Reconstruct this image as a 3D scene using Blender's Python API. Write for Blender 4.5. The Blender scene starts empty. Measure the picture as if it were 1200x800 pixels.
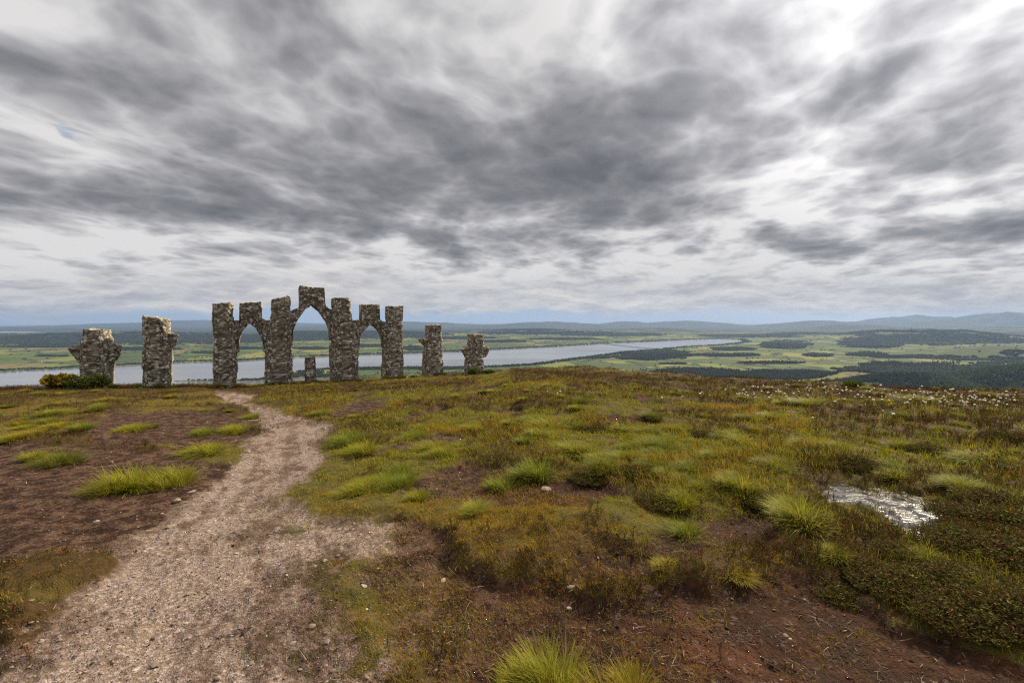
import bpy, math, random, os
import numpy as np
from mathutils import Vector, Matrix

SCN = bpy.context.scene
COL = SCN.collection
R = math.radians
rng = np.random.default_rng(11)
random.seed(5)

# ------------------------------------------------------------------ camera
F = 1200 * 16.0 / 36.0            # focal length in pixels of the 1200 px wide photograph
PITCH = math.atan(25.0 / F)
EYE = 1.65
SEA = EYE - 450.0                 # the firth lies 450 m below the eye
cam_data = bpy.data.cameras.new('camera')
cam_data.lens = 16.0
cam_data.sensor_width = 36.0
cam_data.clip_start = 0.1
cam_data.clip_end = 200000.0
cam = bpy.data.objects.new('camera', cam_data)
cam.location = (0, 0, EYE)
cam.rotation_euler = (math.pi / 2 - PITCH, 0, 0)
COL.objects.link(cam)
SCN.camera = cam
SCN.render.engine = 'CYCLES'
SCN.view_settings.view_transform = 'Standard'
SCN.view_settings.look = 'None'
SCN.view_settings.exposure = 0.36
SCN.view_settings.gamma = 1.0
SCN.cycles.use_denoising = False
SCN.cycles.filter_width = 1.2
SCN.cycles.sample_clamp_indirect = 6.0
SCN.cycles.max_bounces = 6
SCN.cycles.transparent_max_bounces = 8
SCN.cycles.volume_bounces = 0

# ------------------------------------------------------------------ sun behind thin cloud, high on the right
SUN_AZ, SUN_EL = 46.0, 38.0       # degrees: azimuth clockwise from the view axis (+Y), elevation
sun_dir = Vector((math.sin(R(SUN_AZ)) * math.cos(R(SUN_EL)), math.cos(R(SUN_AZ)) * math.cos(R(SUN_EL)), math.sin(R(SUN_EL))))
sl = bpy.data.lights.new('sun', 'SUN')
sl.energy = 5.0
sl.angle = R(5)
sl.color = (1.0, 0.85, 0.62)
so = bpy.data.objects.new('sun', sl)
so.rotation_euler = (-sun_dir).to_track_quat('-Z', 'Y').to_euler()
COL.objects.link(so)


# ------------------------------------------------------------------ node helper
class NT:
    """tiny wrapper for building node trees"""
    def __init__(s, tree):
        s.t = tree
        s.t.nodes.clear()

    def n(s, kind, **kw):
        nd = s.t.nodes.new(kind)
        for k, v in kw.items():
            setattr(nd, k, v)
        return nd

    def put(s, sock, v):
        if v is None:
            return
        if isinstance(v, bpy.types.NodeSocket):
            s.t.links.new(v, sock)
        else:
            if sock.type == 'RGBA' and len(v) == 3:
                v = (*v, 1)
            sock.default_value = v

    def m(s, op, a, b=None, c=None, clamp=False):
        nd = s.n('ShaderNodeMath', operation=op, use_clamp=clamp)
        for i, v in enumerate((a, b, c)):
            s.put(nd.inputs[i], v)
        return nd.outputs[0]

    def vm(s, op, a, b=None):
        nd = s.n('ShaderNodeVectorMath', operation=op)
        s.put(nd.inputs[0], a)
        if op == 'SCALE':
            s.put(nd.inputs['Scale'], b)
        else:
            s.put(nd.inputs[1], b)
        return nd.outputs[0]

    def xyz(s, v):
        nd = s.n('ShaderNodeSeparateXYZ')
        s.put(nd.inputs[0], v)
        return nd.outputs

    def comb(s, x, y, z):
        nd = s.n('ShaderNodeCombineXYZ')
        for i, v in enumerate((x, y, z)):
            s.put(nd.inputs[i], v)
        return nd.outputs[0]

    def noise(s, vec, scale=5, detail=4, rough=.5, dist=0, lac=2.0, out=0):
        nd = s.n('ShaderNodeTexNoise')
        s.put(nd.inputs['Vector'], vec)
        for k, v in (('Scale', scale), ('Detail', detail), ('Roughness', rough), ('Distortion', dist), ('Lacunarity', lac)):
            s.put(nd.inputs[k], v)
        return nd.outputs[out]

    def voro(s, vec, scale=5, feature='F1', rnd=1.0, metric='EUCLIDEAN'):
        nd = s.n('ShaderNodeTexVoronoi', feature=feature)
        if feature != 'DISTANCE_TO_EDGE':
            nd.distance = metric
        s.put(nd.inputs['Vector'], vec)
        s.put(nd.inputs['Scale'], scale)
        s.put(nd.inputs['Randomness'], rnd)
        return nd.outputs

    def rng(s, v, a, b, c=0.0, d=1.0, smooth=True):
        if not isinstance(a, bpy.types.NodeSocket) and not isinstance(b, bpy.types.NodeSocket) and a > b:
            a, b, c, d = b, a, d, c
        nd = s.n('ShaderNodeMapRange', interpolation_type='SMOOTHSTEP' if smooth else 'LINEAR')
        for i, x in enumerate((v, a, b, c, d)):
            s.put(nd.inputs[i], x)
        return nd.outputs[0]

    def ramp(s, fac, stops, interp='LINEAR'):
        nd = s.n('ShaderNodeValToRGB')
        nd.color_ramp.interpolation = interp
        el = nd.color_ramp.elements
        el[0].position, el[0].color = stops[0][0], (*stops[0][1], 1)
        el[1].position, el[1].color = stops[-1][0], (*stops[-1][1], 1)
        for p, c in stops[1:-1]:
            e = el.new(p)
            e.color = (*c, 1)
        s.put(nd.inputs[0], fac)
        return nd.outputs[0]

    def mix(s, fac, a, b, blend='MIX'):
        nd = s.n('ShaderNodeMix', data_type='RGBA', blend_type=blend)
        nd.clamp_factor = True
        s.put(nd.inputs[0], fac)
        s.put(nd.inputs[6], a)
        s.put(nd.inputs[7], b)
        return nd.outputs[2]

    def attr(s, name, out='Fac'):
        nd = s.n('ShaderNodeAttribute', attribute_name=name)
        return nd.outputs[out]


# ------------------------------------------------------------------ world: Nishita sky with layers of cloud
world = bpy.data.worlds.new('World')
SCN.world = world
world.use_nodes = True
w = NT(world.node_tree)
SKY_STRENGTH = 0.1
tc = w.n('ShaderNodeTexCoord').outputs['Generated']
nrm = w.vm('NORMALIZE', tc)
dx, dy, dz = w.xyz(nrm)[:3]
zc = w.m('MAXIMUM', dz, 0.0)
# a point on the cloud sheet overhead (curved, so that it does not run to infinity at the skyline)
inv = w.m('DIVIDE', 1.0, w.m('ADD', zc, 0.16))
cx_ = w.m('MULTIPLY', dx, inv)
cy_ = w.m('MULTIPLY', dy, inv)
# wind streets: the clouds are drawn out along a line running away to the front right
wa = R(17)
along = w.m('ADD', w.m('MULTIPLY', cx_, math.sin(wa)), w.m('MULTIPLY', cy_, math.cos(wa)))
across = w.m('SUBTRACT', w.m('MULTIPLY', cx_, math.cos(wa)), w.m('MULTIPLY', cy_, math.sin(wa)))
sheet = w.comb(across, w.m('MULTIPLY', along, 0.95), 3.7)
warp = w.noise(sheet, 1.3, 4, .55, out=1)
warp = w.vm('SCALE', w.vm('SUBTRACT', warp, (.5, .5, .5)), 0.5)
sheet_w = w.vm('ADD', sheet, warp)
big = w.noise(sheet_w, 1.55, 6, .48)
sun_off = (math.sin(R(SUN_AZ) - wa) * .085, math.cos(R(SUN_AZ) - wa) * .05, 0.0)
sheet_d = w.vm('ADD', w.comb(across, w.m('MULTIPLY', along, .85), 1.2), w.vm('SCALE', warp, .7))
med = w.noise(sheet_d, 3.6, 7, .52)
fine = w.noise(sheet_d, 12.0, 6, .58)
med_lit = w.noise(w.vm('ADD', sheet_d, sun_off), 3.6, 7, .52)
# where the masses of cloud stand, as directions: (right, up) of the view axis at unit distance, size, tilt, weight
ny = w.m('MAXIMUM', dy, 0.05)
tx = w.m('DIVIDE', dx, ny)
tz = w.m('DIVIDE', dz, ny)
wv = w.xyz(w.noise(w.comb(tx, tz, 1.0), 3.2, 4, .6, out=1))
tx = w.m('ADD', tx, w.m('MULTIPLY', w.m('SUBTRACT', wv[0], .5), .30))
tz = w.m('ADD', tz, w.m('MULTIPLY', w.m('SUBTRACT', wv[1], .5), .12))
BANKS = [
    (-.42, .43, .62, .20, -8, .26), (.22, .30, .30, .16, 10, .12), (.85, .60, .45, .12, 15, .14), (.62, .42, .20, .12, 30, .08),
    (-.72, .245, .55, .045, -6, .46), (-.10, .30, .48, .10, 4, .26), (.36, .50, .20, .09, 22, .40), (-.45, .205, .40, .025, -7, .22),
    (.30, .30, .22, .10, 8, .22), (.95, .345, .26, .085, 18, .50), (1.10, .49, .20, .05, 18, .45), (.98, .190, .40, .030, 4, .52),
    (.60, .150, .22, .020, -4, .2), (.78, .52, .13, .040, 34, .48), (-.60, .50, .55, .16, -12, .10), (1.15, .06, .5, .025, 3, .16),
    (.10, .62, .25, .08, 10, .08), (-.05, .155, .30, .02, -6, .28), (.72, .255, .06, .02, 10, .3),
    (.80, .67, .40, .07, 12, -.05), (.68, .375, .13, .06, 32, -.20), (.52, .225, .36, .045, 10, -.30), (.02, .60, .14, .05, 20, -.16),
    (-.85, .165, .6, .026, 1, -.26), (-.75, .10, .8, .055, 0, -.26), (.35, .11, .50, .05, 2, -.26), (-.05, .42, .10, .04, 10, -.10),
    (-.60, .56, .22, .06, -30, -.14), (-.50, .40, .16, .05, -20, -.16), (.17, .50, .08, .08, 40, -.18), (1.0, .255, .22, .018, 12, -.3),
]
bank = None
for (bx, bz, rx, rz, tl, wt) in BANKS:
    ca, sa = math.cos(R(tl)), math.sin(R(tl))
    qx = w.m('SUBTRACT', tx, bx)
    qz = w.m('SUBTRACT', tz, bz)
    ea = w.m('ADD', w.m('MULTIPLY', qx, ca / rx), w.m('MULTIPLY', qz, sa / rx))
    eb = w.m('SUBTRACT', w.m('MULTIPLY', qz, ca / rz), w.m('MULTIPLY', qx, sa / rz))
    g = w.m('EXPONENT', w.m('MULTIPLY', w.m('ADD', w.m('MULTIPLY', ea, ea), w.m('MULTIPLY', eb, eb)), -1.0))
    g = w.m('MULTIPLY', g, wt)
    bank = g if bank is None else w.m('ADD', bank, g)
bank = w.m('MULTIPLY', bank, w.rng(dy, 0.05, 0.3))
# density: 0 thin bright cloud, 1 heavy grey base
dens = w.m('ADD', w.m('MULTIPLY', w.m('SUBTRACT', big, .5), 1.35), w.m('MULTIPLY', w.m('SUBTRACT', med, .5), 1.15))
dens = w.m('ADD', w.m('ADD', dens, bank), w.m('ADD', .475, w.m('MULTIPLY', w.m('SUBTRACT', fine, .5), .40)))
def puffs(vec):
    nd = w.n('ShaderNodeTexVoronoi', feature='SMOOTH_F1', voronoi_dimensions='2D')
    w.put(nd.inputs['Vector'], vec)
    for k_, v_ in (('Scale', 3.6), ('Detail', 2.0), ('Roughness', .55), ('Lacunarity', 2.1), ('Smoothness', .35)):
        nd.inputs[k_].default_value = v_
    return nd.outputs['Distance']
pf0 = puffs(sheet_d)
pf1 = puffs(w.vm('ADD', sheet_d, sun_off))
dens = w.m('ADD', dens, w.m('MULTIPLY', w.m('SUBTRACT', .42, pf0), .55))
relief = w.m('ADD', w.m('MULTIPLY', w.m('SUBTRACT', pf1, pf0), .55), w.m('MULTIPLY', w.m('SUBTRACT', med, med_lit), .9))
dens_s = w.m('SUBTRACT', dens, relief)
cloud = w.ramp(w.m('MULTIPLY', dens_s, 0.7692), [(0.0, (0.59, 0.578, 0.572)), (0.1077, (0.515, 0.508, 0.507)), (0.1846, (0.45, 0.443, 0.447)), (0.2577, (0.385, 0.38, 0.39)), (0.3692, (0.315, 0.31, 0.322)), (0.4923, (0.245, 0.242, 0.254)), (0.6308, (0.19, 0.19, 0.202)), (0.7692, (0.158, 0.159, 0.173)), (1.0, (0.115, 0.117, 0.132))])
# the low sky: pale cloud far off, then a blue-grey strip above the skyline
low = w.noise(w.comb(w.m('MULTIPLY', tx, 2.2), w.m('MULTIPLY', tz, 22.0), 5.0), 1.6, 6, .6)
puff = w.noise(w.comb(w.m('MULTIPLY', tx, 9.0), w.m('MULTIPLY', tz, 26.0), 9.0), 1.5, 5, .6)
lowc = w.ramp(w.m('ADD', w.m('MULTIPLY', low, .7), w.m('MULTIPLY', puff, .3)), [(.34, (.31, .32, .355)), (.46, (.41, .405, .42)), (.55, (.51, .49, .475)), (.68, (.68, .63, .56))])
cloud = w.mix(w.rng(tz, .135, .055, 0, .72), cloud, lowc)
strip_top = w.m('ADD', .006, w.m('MULTIPLY', w.m('SUBTRACT', puff, .5), .010))
strip = w.rng(tz, strip_top, w.m('ADD', strip_top, .014), 1.0, 0.0)
stripc = w.mix(w.rng(tx, .1, .9), (.31, .39, .50), (.56, .54, .53))
cloud = w.mix(w.m('MULTIPLY', strip, .85), cloud, stripc)
# cloud brightness boosted round the hidden sun and, unseen, overhead to light the ground
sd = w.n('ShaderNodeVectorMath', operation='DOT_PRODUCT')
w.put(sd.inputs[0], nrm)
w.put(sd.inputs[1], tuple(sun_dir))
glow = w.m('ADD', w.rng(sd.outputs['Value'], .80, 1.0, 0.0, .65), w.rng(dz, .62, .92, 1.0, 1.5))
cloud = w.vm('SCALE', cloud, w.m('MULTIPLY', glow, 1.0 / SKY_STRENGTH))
sky = w.n('ShaderNodeTexSky', sky_type='NISHITA', sun_disc=False)
sky.sun_elevation = R(SUN_EL)
sky.sun_rotation = R(SUN_AZ)
sky.altitude = 450
gapn = w.noise(w.vm('ADD', sheet_w, (7.3, 2.1, 0)), 2.3, 5, .55)
gap = w.rng(w.m('ADD', gapn, w.m('MULTIPLY', dens, -.28)), .635, .70)
gap = w.m('MULTIPLY', gap, w.rng(dz, .08, .2))
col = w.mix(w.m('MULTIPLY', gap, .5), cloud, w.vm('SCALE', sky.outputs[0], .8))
below = w.rng(dz, -.02, -.002, 1.0, 0.0)
col = w.mix(below, col, (1.2, 1.3, 1.5))
bg = w.n('ShaderNodeBackground')
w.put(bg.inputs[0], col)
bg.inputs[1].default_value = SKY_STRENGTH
w.t.links.new(bg.outputs[0], w.n('ShaderNodeOutputWorld').inputs[0])


# ------------------------------------------------------------------ numpy noise and mesh helpers
def _hash(ix, iy, seed):
    h = (ix.astype(np.int64) * 374761393 + iy.astype(np.int64) * 668265263 + seed * 974634777) & 0xFFFFFFFF
    h = ((h ^ (h >> 13)) * 1274126177) & 0xFFFFFFFF
    h = ((h ^ (h >> 16)) * 2246822519) & 0xFFFFFFFF
    return ((h ^ (h >> 15)) & 0xFFFFFF) / float(0x1000000)


def vnoise(x, y, seed=0):
    x = np.asarray(x, float); y = np.asarray(y, float)
    ix = np.floor(x); iy = np.floor(y)
    fx = x - ix; fy = y - iy
    fx = fx * fx * fx * (fx * (fx * 6 - 15) + 10); fy = fy * fy * fy * (fy * (fy * 6 - 15) + 10)
    a = _hash(ix, iy, seed); b = _hash(ix + 1, iy, seed); c = _hash(ix, iy + 1, seed); d = _hash(ix + 1, iy + 1, seed)
    return (a + (b - a) * fx) * (1 - fy) + (c + (d - c) * fx) * fy


def fbm(x, y, octaves=4, seed=0, gain=.5):
    s = 0.0; a = 1.0; t = 0.0
    for o in range(octaves):
        s = s + a * (vnoise(x * 2 ** o + 17.3 * o, y * 2 ** o - 9.1 * o, seed + o) - .5)
        t += a; a *= gain
    return s / t * 2.0            # about -1 .. 1


def sstep(a, b, x):
    t = np.clip((x - a) / (b - a), 0, 1)
    return t * t * (3 - 2 * t)


def np_mesh(name, verts, faces, cols=None, attrs=None, smooth=False):
    """faces: an (n, k) array, or a list of such arrays with different k"""
    if not isinstance(faces, list):
        faces = [faces]
    me = bpy.data.meshes.new(name)
    verts = np.asarray(verts, np.float32)
    me.vertices.add(len(verts))
    me.vertices.foreach_set('co', verts.ravel())
    li = np.concatenate([f.ravel() for f in faces]).astype(np.int32)
    cnt = np.concatenate([np.full(len(f), f.shape[1]) for f in faces])
    st = np.concatenate([[0], np.cumsum(cnt)[:-1]]).astype(np.int32)
    me.loops.add(len(li))
    me.loops.foreach_set('vertex_index', li)
    me.polygons.add(len(st))
    me.polygons.foreach_set('loop_start', st)
    if smooth:
        me.polygons.foreach_set('use_smooth', np.ones(len(st), bool))
    if cols is not None:
        a = me.color_attributes.new('col', 'FLOAT_COLOR', 'POINT')
        c = np.ones((len(verts), 4), np.float32)
        c[:, :3] = cols
        a.data.foreach_set('color', c.ravel())
    for k, v in (attrs or {}).items():
        a = me.attributes.new(k, 'FLOAT', 'POINT')
        a.data.foreach_set('value', np.asarray(v, np.float32))
    me.update(calc_edges=True)
    return me


def put(name, me, mat=None, parent=None, **props):
    o = bpy.data.objects.new(name, me)
    COL.objects.link(o)
    if mat is not None and len(me.materials) == 0:
        me.materials.append(mat)
    if parent is not None:
        o.parent = parent
    for k, v in props.items():
        o[k] = v
    return o


def tag(o, label, category, group=None):
    o['label'] = label
    o['category'] = category
    o['kind'] = 'thing'
    if group:
        o['group'] = group
    return o


def project(X, Y, Z):
    dzv = Z - EYE
    dep = Y * math.cos(PITCH) - dzv * math.sin(PITCH)
    up = Y * math.sin(PITCH) + dzv * math.cos(PITCH)
    dep_s = np.where(np.abs(dep) < 1e-3, 1e-3, dep)
    return 600 + F * X / dep_s, 400 - F * up / dep_s, dep


def sight(u, v):
    """direction (x, y, z) through a pixel of the photograph, scaled to y = 1"""
    a = (u - 600) / F; b = (400 - v) / F
    y = math.cos(PITCH) + b * math.sin(PITCH)
    z = -math.sin(PITCH) + b * math.cos(PITCH)
    return a / y, z / y


def on_sea(u, v):
    x, z = sight(u, v)
    t = (SEA - EYE) / z
    return x * t, t


# ------------------------------------------------------------------ the lie of the land
CREST = [  # picture column, metres ahead at the brow of the hill, picture row of the brow
    (0, 25.5, 455), (100, 27.5, 453), (250, 31.0, 451), (300, 32.3, 450.5), (350, 33.5, 447.5), (420, 35.0, 444), (480, 36.5, 440.5), (560, 38.5, 437.5),
    (600, 34, 433), (650, 30, 431), (700, 28, 432), (760, 25, 437), (850, 21, 445), (950, 18.5, 450), (1000, 17.5, 453), (1050, 17, 456), (1100, 16, 459), (1200, 15, 462)]
_th, _rc, _hc = [-180, -130, -90, -62], [80, 60, 50, 32], [-2, .5, 2.2, 3.5]
for (_u, _y, _v) in CREST:
    _th.append(math.degrees(math.atan((_u - 600) / F)))
    _rc.append(_y * math.hypot(1, (_u - 600) / F))
    _hc.append(-sight(_u, _v)[1] * _y)
_th += [62, 90, 130, 180]; _rc += [30, 36, 60, 80]; _hc += [2.4, 1.9, 0, -2]
_tt = np.linspace(-180, 180, 1441)
def _smooth(a):
    a = np.interp(_tt, _th, a)
    k = np.hanning(13); k /= k.sum()
    return np.convolve(np.pad(a, 6, mode='wrap'), k, 'valid')
_RC = _smooth(_rc); _HC = _smooth(_hc)

# the firth, as a polygon on the sea plane (far shore left to right, then the near shore back)
FIRTH_PX = [(-500, 452), (-200, 443.5), (0, 435.5), (130, 429.5), (202, 425), (279, 423), (310, 421), (350, 418.7), (420, 416), (475, 414.3), (525, 412.3), (571, 410), (653, 406), (702, 403), (710, 402.2), (758, 400.3), (801, 398.2), (843, 396.8), (863, 397.4), (871, 400.5),
            (857, 402.3), (843, 403.8), (801, 406), (770, 409), (730, 412), (687, 418), (659, 421.4), (640, 424), (622, 426.3), (588, 428.5), (530, 430), (470, 430), (390, 431), (352, 434.5), (300, 444.3), (205, 446.2), (202, 446.9), (300, 446.8), (352, 443), (385, 443), (400, 450), (330, 478), (100, 490), (-500, 500)]
FIRTH = np.array([on_sea(*p) for p in FIRTH_PX])
FAR_SEA = np.array([on_sea(*p) for p in [(-900, 392), (40, 392), (75, 390.5), (30, 388.3), (-900, 387)]])


def firth_sd(X, Y):
    """signed distance to the nearer of the two shores, negative on the water"""
    return np.minimum(poly_sd(X, Y, FIRTH), poly_sd(X, Y, FAR_SEA))


def poly_sd(X, Y, FIRTH):
    d2 = np.full(X.shape, 1e18); inside = np.zeros(X.shape, bool)
    n = len(FIRTH)
    for i in range(n):
        ax, ay = FIRTH[i]; bx, by = FIRTH[(i + 1) % n]
        ex, ey = bx - ax, by - ay
        t = np.clip(((X - ax) * ex + (Y - ay) * ey) / (ex * ex + ey * ey), 0, 1)
        d2 = np.minimum(d2, (X - ax - t * ex) ** 2 + (Y - ay - t * ey) ** 2)
        c = ((ay > Y) != (by > Y)) & (X < (bx - ax) * (Y - ay) / (by - ay + 1e-12) + ax)
        inside ^= c
    d = np.sqrt(d2)
    return np.where(inside, -d, d)


def polar(X, Y):
    return np.hypot(X, Y), np.degrees(np.arctan2(X, Y))


HILLS = [  # picture column, metres ahead, altitude of the top, half width across, half width along
    (-150, 9500, 205, 3600, 1500), (150, 10200, 195, 2200, 1300), (420, 11500, 185, 2600, 1400), (620, 13500, 160, 2600, 1300), (760, 15500, 170, 2500, 1500),
    (1085, 9300, 265, 1500, 1200), (1230, 10500, 190, 1600, 1400), (950, 12500, 170, 1500, 1200), (915, 7400, 90, 500, 500), (1190, 4700, 150, 900, 700),
    (-100, 30000, 385, 9000, 2500), (250, 34000, 405, 7000, 2500), (480, 30000, 345, 5000, 2000), (640, 27000, 355, 3600, 2500), (800, 29000, 370, 3400, 2500), (735, 31000, 400, 1900, 2500),
    (960, 24000, 400, 3000, 2200), (1070, 27000, 740, 2800, 2600), (1180, 23000, 960, 2600, 2200), (1110, 22000, 500, 1500, 1800), (1300, 24000, 860, 3000, 2500), (1010, 17000, 270, 2300, 1400), (1180, 15000, 300, 1500, 1400)]


def lowland(X, Y):
    """altitude above the sea of the country beyond the hill"""
    sd = firth_sd(X, Y)
    land = 4 + 55 * sstep(0, 2600, sd) + 22 * fbm(X / 1400, Y / 1400, 4, 31) * sstep(0, 900, sd)
    big = np.zeros(X.shape)
    rough = 1 + .34 * fbm(X / 2600 + 4, Y / 2600, 6, 77, .55) + .12 * fbm(X / 900, Y / 900, 4, 79)
    for (hu, hy, top, wx, wy) in HILLS:
        hx = (hu - 600) / F * hy
        c = max(1.0, math.hypot(hx, hy)); fx, fy = hx / c, hy / c
        ax = ((X - hx) * fy - (Y - hy) * fx) / wx
        al = ((X - hx) * fx + (Y - hy) * fy) / wy
        big = np.maximum(big, top * np.exp(-(ax * ax + al * al) * .8))
    alt = np.where(sd > 0, np.maximum(land, big * rough * sstep(0, 1500, sd)) , -12.0 * sstep(0, 60, -sd) - .3)
    # the Moray Firth: a low pale plain far behind the ridge
    return alt, sd


def hillside(X, Y):
    """height of the near hill, as metres below the eye's own ground (smooth, no small bumps)"""
    r, th = polar(X, Y)
    rc = np.interp(th, _tt, _RC); hc = np.interp(th, _tt, _HC)
    t = np.clip((r - 2.2) / (rc - 2.2), 0, 1)
    drop = EYE + (hc - EYE) * t
    e = np.maximum(r - rc, 0)
    sl = (hc - EYE) / (rc - 2.2)
    # past the brow the ground rolls over and falls away at about 1 in 3
    drop = drop + sl * np.minimum(e, 6) + .30 * (np.sqrt(e * e + 9.0) - 3.0)
    return EYE - drop, r, rc


def land(X, Y):
    """z of the ground everywhere, without the small bumps of the moor"""
    z1, r, rc = hillside(X, Y)
    alt, sd = lowland(X, Y)
    z2 = SEA + alt
    # shoulders of the hill on the right, under the plantation
    for (hu, hy, top, wx, wy) in [(1075, 2350, 165, 420, 480), (1240, 2300, 215, 520, 600), (1010, 2900, 120, 330, 300)]:
        hx = (hu - 600) / F * hy
        z2 = np.where(sd > 0, np.maximum(z2, SEA + top * np.exp(-(((X - hx) / wx) ** 2 + ((Y - hy) / wy) ** 2))), z2)
    k = 8.0                      # soft maximum
    m = np.maximum(z1, z2)
    return np.where(r < 400, z1, m + k * np.log(np.exp((z1 - m) / k) + np.exp((z2 - m) / k))) if np.ndim(X) else max(z1, z2)


# ------------------------------------------------------------------ what grows where on the hilltop (areas outlined in the photograph, laid on the ground)
def in_poly(u, v, poly):
    poly = np.asarray(poly, float); n = len(poly)
    inside = np.zeros(u.shape, bool); d2 = np.full(u.shape, 1e18)
    for i in range(n):
        ax, ay = poly[i]; bx, by = poly[(i + 1) % n]
        ex, ey = bx - ax, by - ay
        t = np.clip(((u - ax) * ex + (v - ay) * ey) / (ex * ex + ey * ey), 0, 1)
        # rows count more than columns: the ground is foreshortened
        d2 = np.minimum(d2, (u - ax - t * ex) ** 2 + ((v - ay - t * ey) * 2.2) ** 2)
        c = ((ay > v) != (by > v)) & (u < (bx - ax) * (v - ay) / (by - ay + 1e-12) + ax)
        inside ^= c
    d = np.sqrt(d2)
    return np.where(inside, d, -d)


PATH = [(252, 458), (300, 461), (285, 472), (320, 480), (362, 490), (388, 500), (386, 520), (368, 548), (350, 572), (346, 594), (378, 606), (440, 612), (440, 640), (415, 665), (432, 690), (452, 720), (470, 760), (520, 830), (520, 1400), (-600, 1400), (-600, 830), (-150, 760), (-40, 692), (45, 668), (112, 643), (185, 612), (228, 580), (262, 552), (292, 520), (306, 495), (290, 487), (300, 478), (262, 468)]
PEAT = [
    [(-300, 520), (0, 522), (120, 524), (240, 533), (320, 535), (300, 590), (250, 640), (160, 680), (70, 715), (-100, 750), (-300, 760)],
    [(130, 483), (230, 478), (300, 490), (300, 516), (230, 520), (120, 522), (90, 505)],
    [(360, 606), (470, 600), (520, 640), (560, 670), (640, 690), (700, 720), (760, 700), (800, 690), (880, 690), (960, 706), (1060, 735), (1200, 782), (1320, 830), (1320, 1400), (440, 1400), (430, 760), (390, 715), (370, 680), (370, 655), (390, 640)],
    [(500, 560), (560, 548), (640, 556), (700, 565), (730, 580), (690, 590), (600, 585), (540, 590), (470, 580)],
    [(810, 612), (880, 600), (900, 615), (890, 640), (850, 650), (800, 640)],
    [(900, 700), (980, 706), (960, 740), (880, 730)],
    [(940, 560), (1000, 563), (1010, 585), (960, 590)],
    [(690, 640), (800, 620), (840, 660), (760, 690), (680, 680)],
    [(420, 470), (455, 468), (450, 482), (400, 492), (380, 486)],
]
MAT_ORANGE = [  # short yellow-brown sward
    [(350, 560), (380, 550), (440, 552), (450, 585), (420, 606), (365, 604), (345, 590)],
    [(-80, 695), (-20, 676), (60, 657), (118, 658), (108, 686), (45, 718), (-10, 735), (-80, 742)],
    [(470, 650), (520, 600), (600, 590), (700, 600), (745, 620), (740, 655), (660, 660), (600, 690), (540, 665)],
    [(780, 640), (900, 630), (1000, 640), (990, 690), (860, 690), (790, 670)],
    [(960, 735), (1040, 730), (1060, 748), (1000, 765), (960, 760)],
    [(0, 455), (240, 456), (260, 476), (200, 484), (130, 484), (90, 500), (60, 520), (-100, 518), (-100, 455)],
    [(640, 700), (760, 720), (800, 790), (760, 830), (600, 830), (590, 770)],
]
GREEN = [
    [(300, 452), (600, 438), (900, 455), (1200, 470), (1200, 560), (1000, 560), (800, 570), (640, 560), (520, 545), (400, 545), (390, 500), (310, 480)],
    [(560, 500), (900, 500), (920, 600), (700, 600), (560, 560)],
]
HEATHER = [
    [(1000, 560), (1100, 545), (1300, 530), (1300, 820), (1210, 775), (1100, 735), (1010, 700), (980, 660), (1080, 640), (1110, 600)],
    [(600, 432), (760, 440), (950, 452), (1200, 463), (1400, 470), (1400, 490), (1100, 480), (900, 462), (760, 455), (600, 445)],
    [(60, 440), (140, 448), (330, 455), (420, 450), (560, 445), (560, 452), (420, 462), (330, 464), (240, 458), (130, 460), (0, 466), (-100, 466), (-100, 452)],
    [(690, 545), (800, 540), (1000, 520), (1010, 565), (900, 600), (790, 590), (700, 575)],
    [(470, 470), (700, 462), (760, 474), (660, 480), (480, 482)],
    [(850, 690), (980, 640), (1100, 700), (1080, 735), (960, 706)],
    [(940, 470), (1200, 490), (1200, 520), (960, 510)],
]
WORN = [
    [(290, 660), (400, 640), (440, 690), (480, 800), (560, 900), (330, 900), (300, 790), (240, 730)],
    [(-40, 760), (90, 700), (170, 690), (140, 740), (40, 800), (-40, 830)],
    [(250, 610), (330, 600), (360, 620), (300, 640), (240, 640)],
]
MOSS = [
    [(400, 610), (560, 560), (760, 600), (800, 690), (660, 705), (560, 700), (500, 780), (440, 720)],
    [(560, 540), (760, 540), (960, 580), (960, 640), (800, 640), (600, 590)],
]
PUDDLE = [(966, 588), (985, 580), (1012, 577), (1040, 582), (1070, 582), (1102, 586), (1106, 592), (1096, 598), (1097, 612), (1088, 624), (1066, 630), (1048, 622), (1012, 615), (985, 606), (975, 598)]


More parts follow.
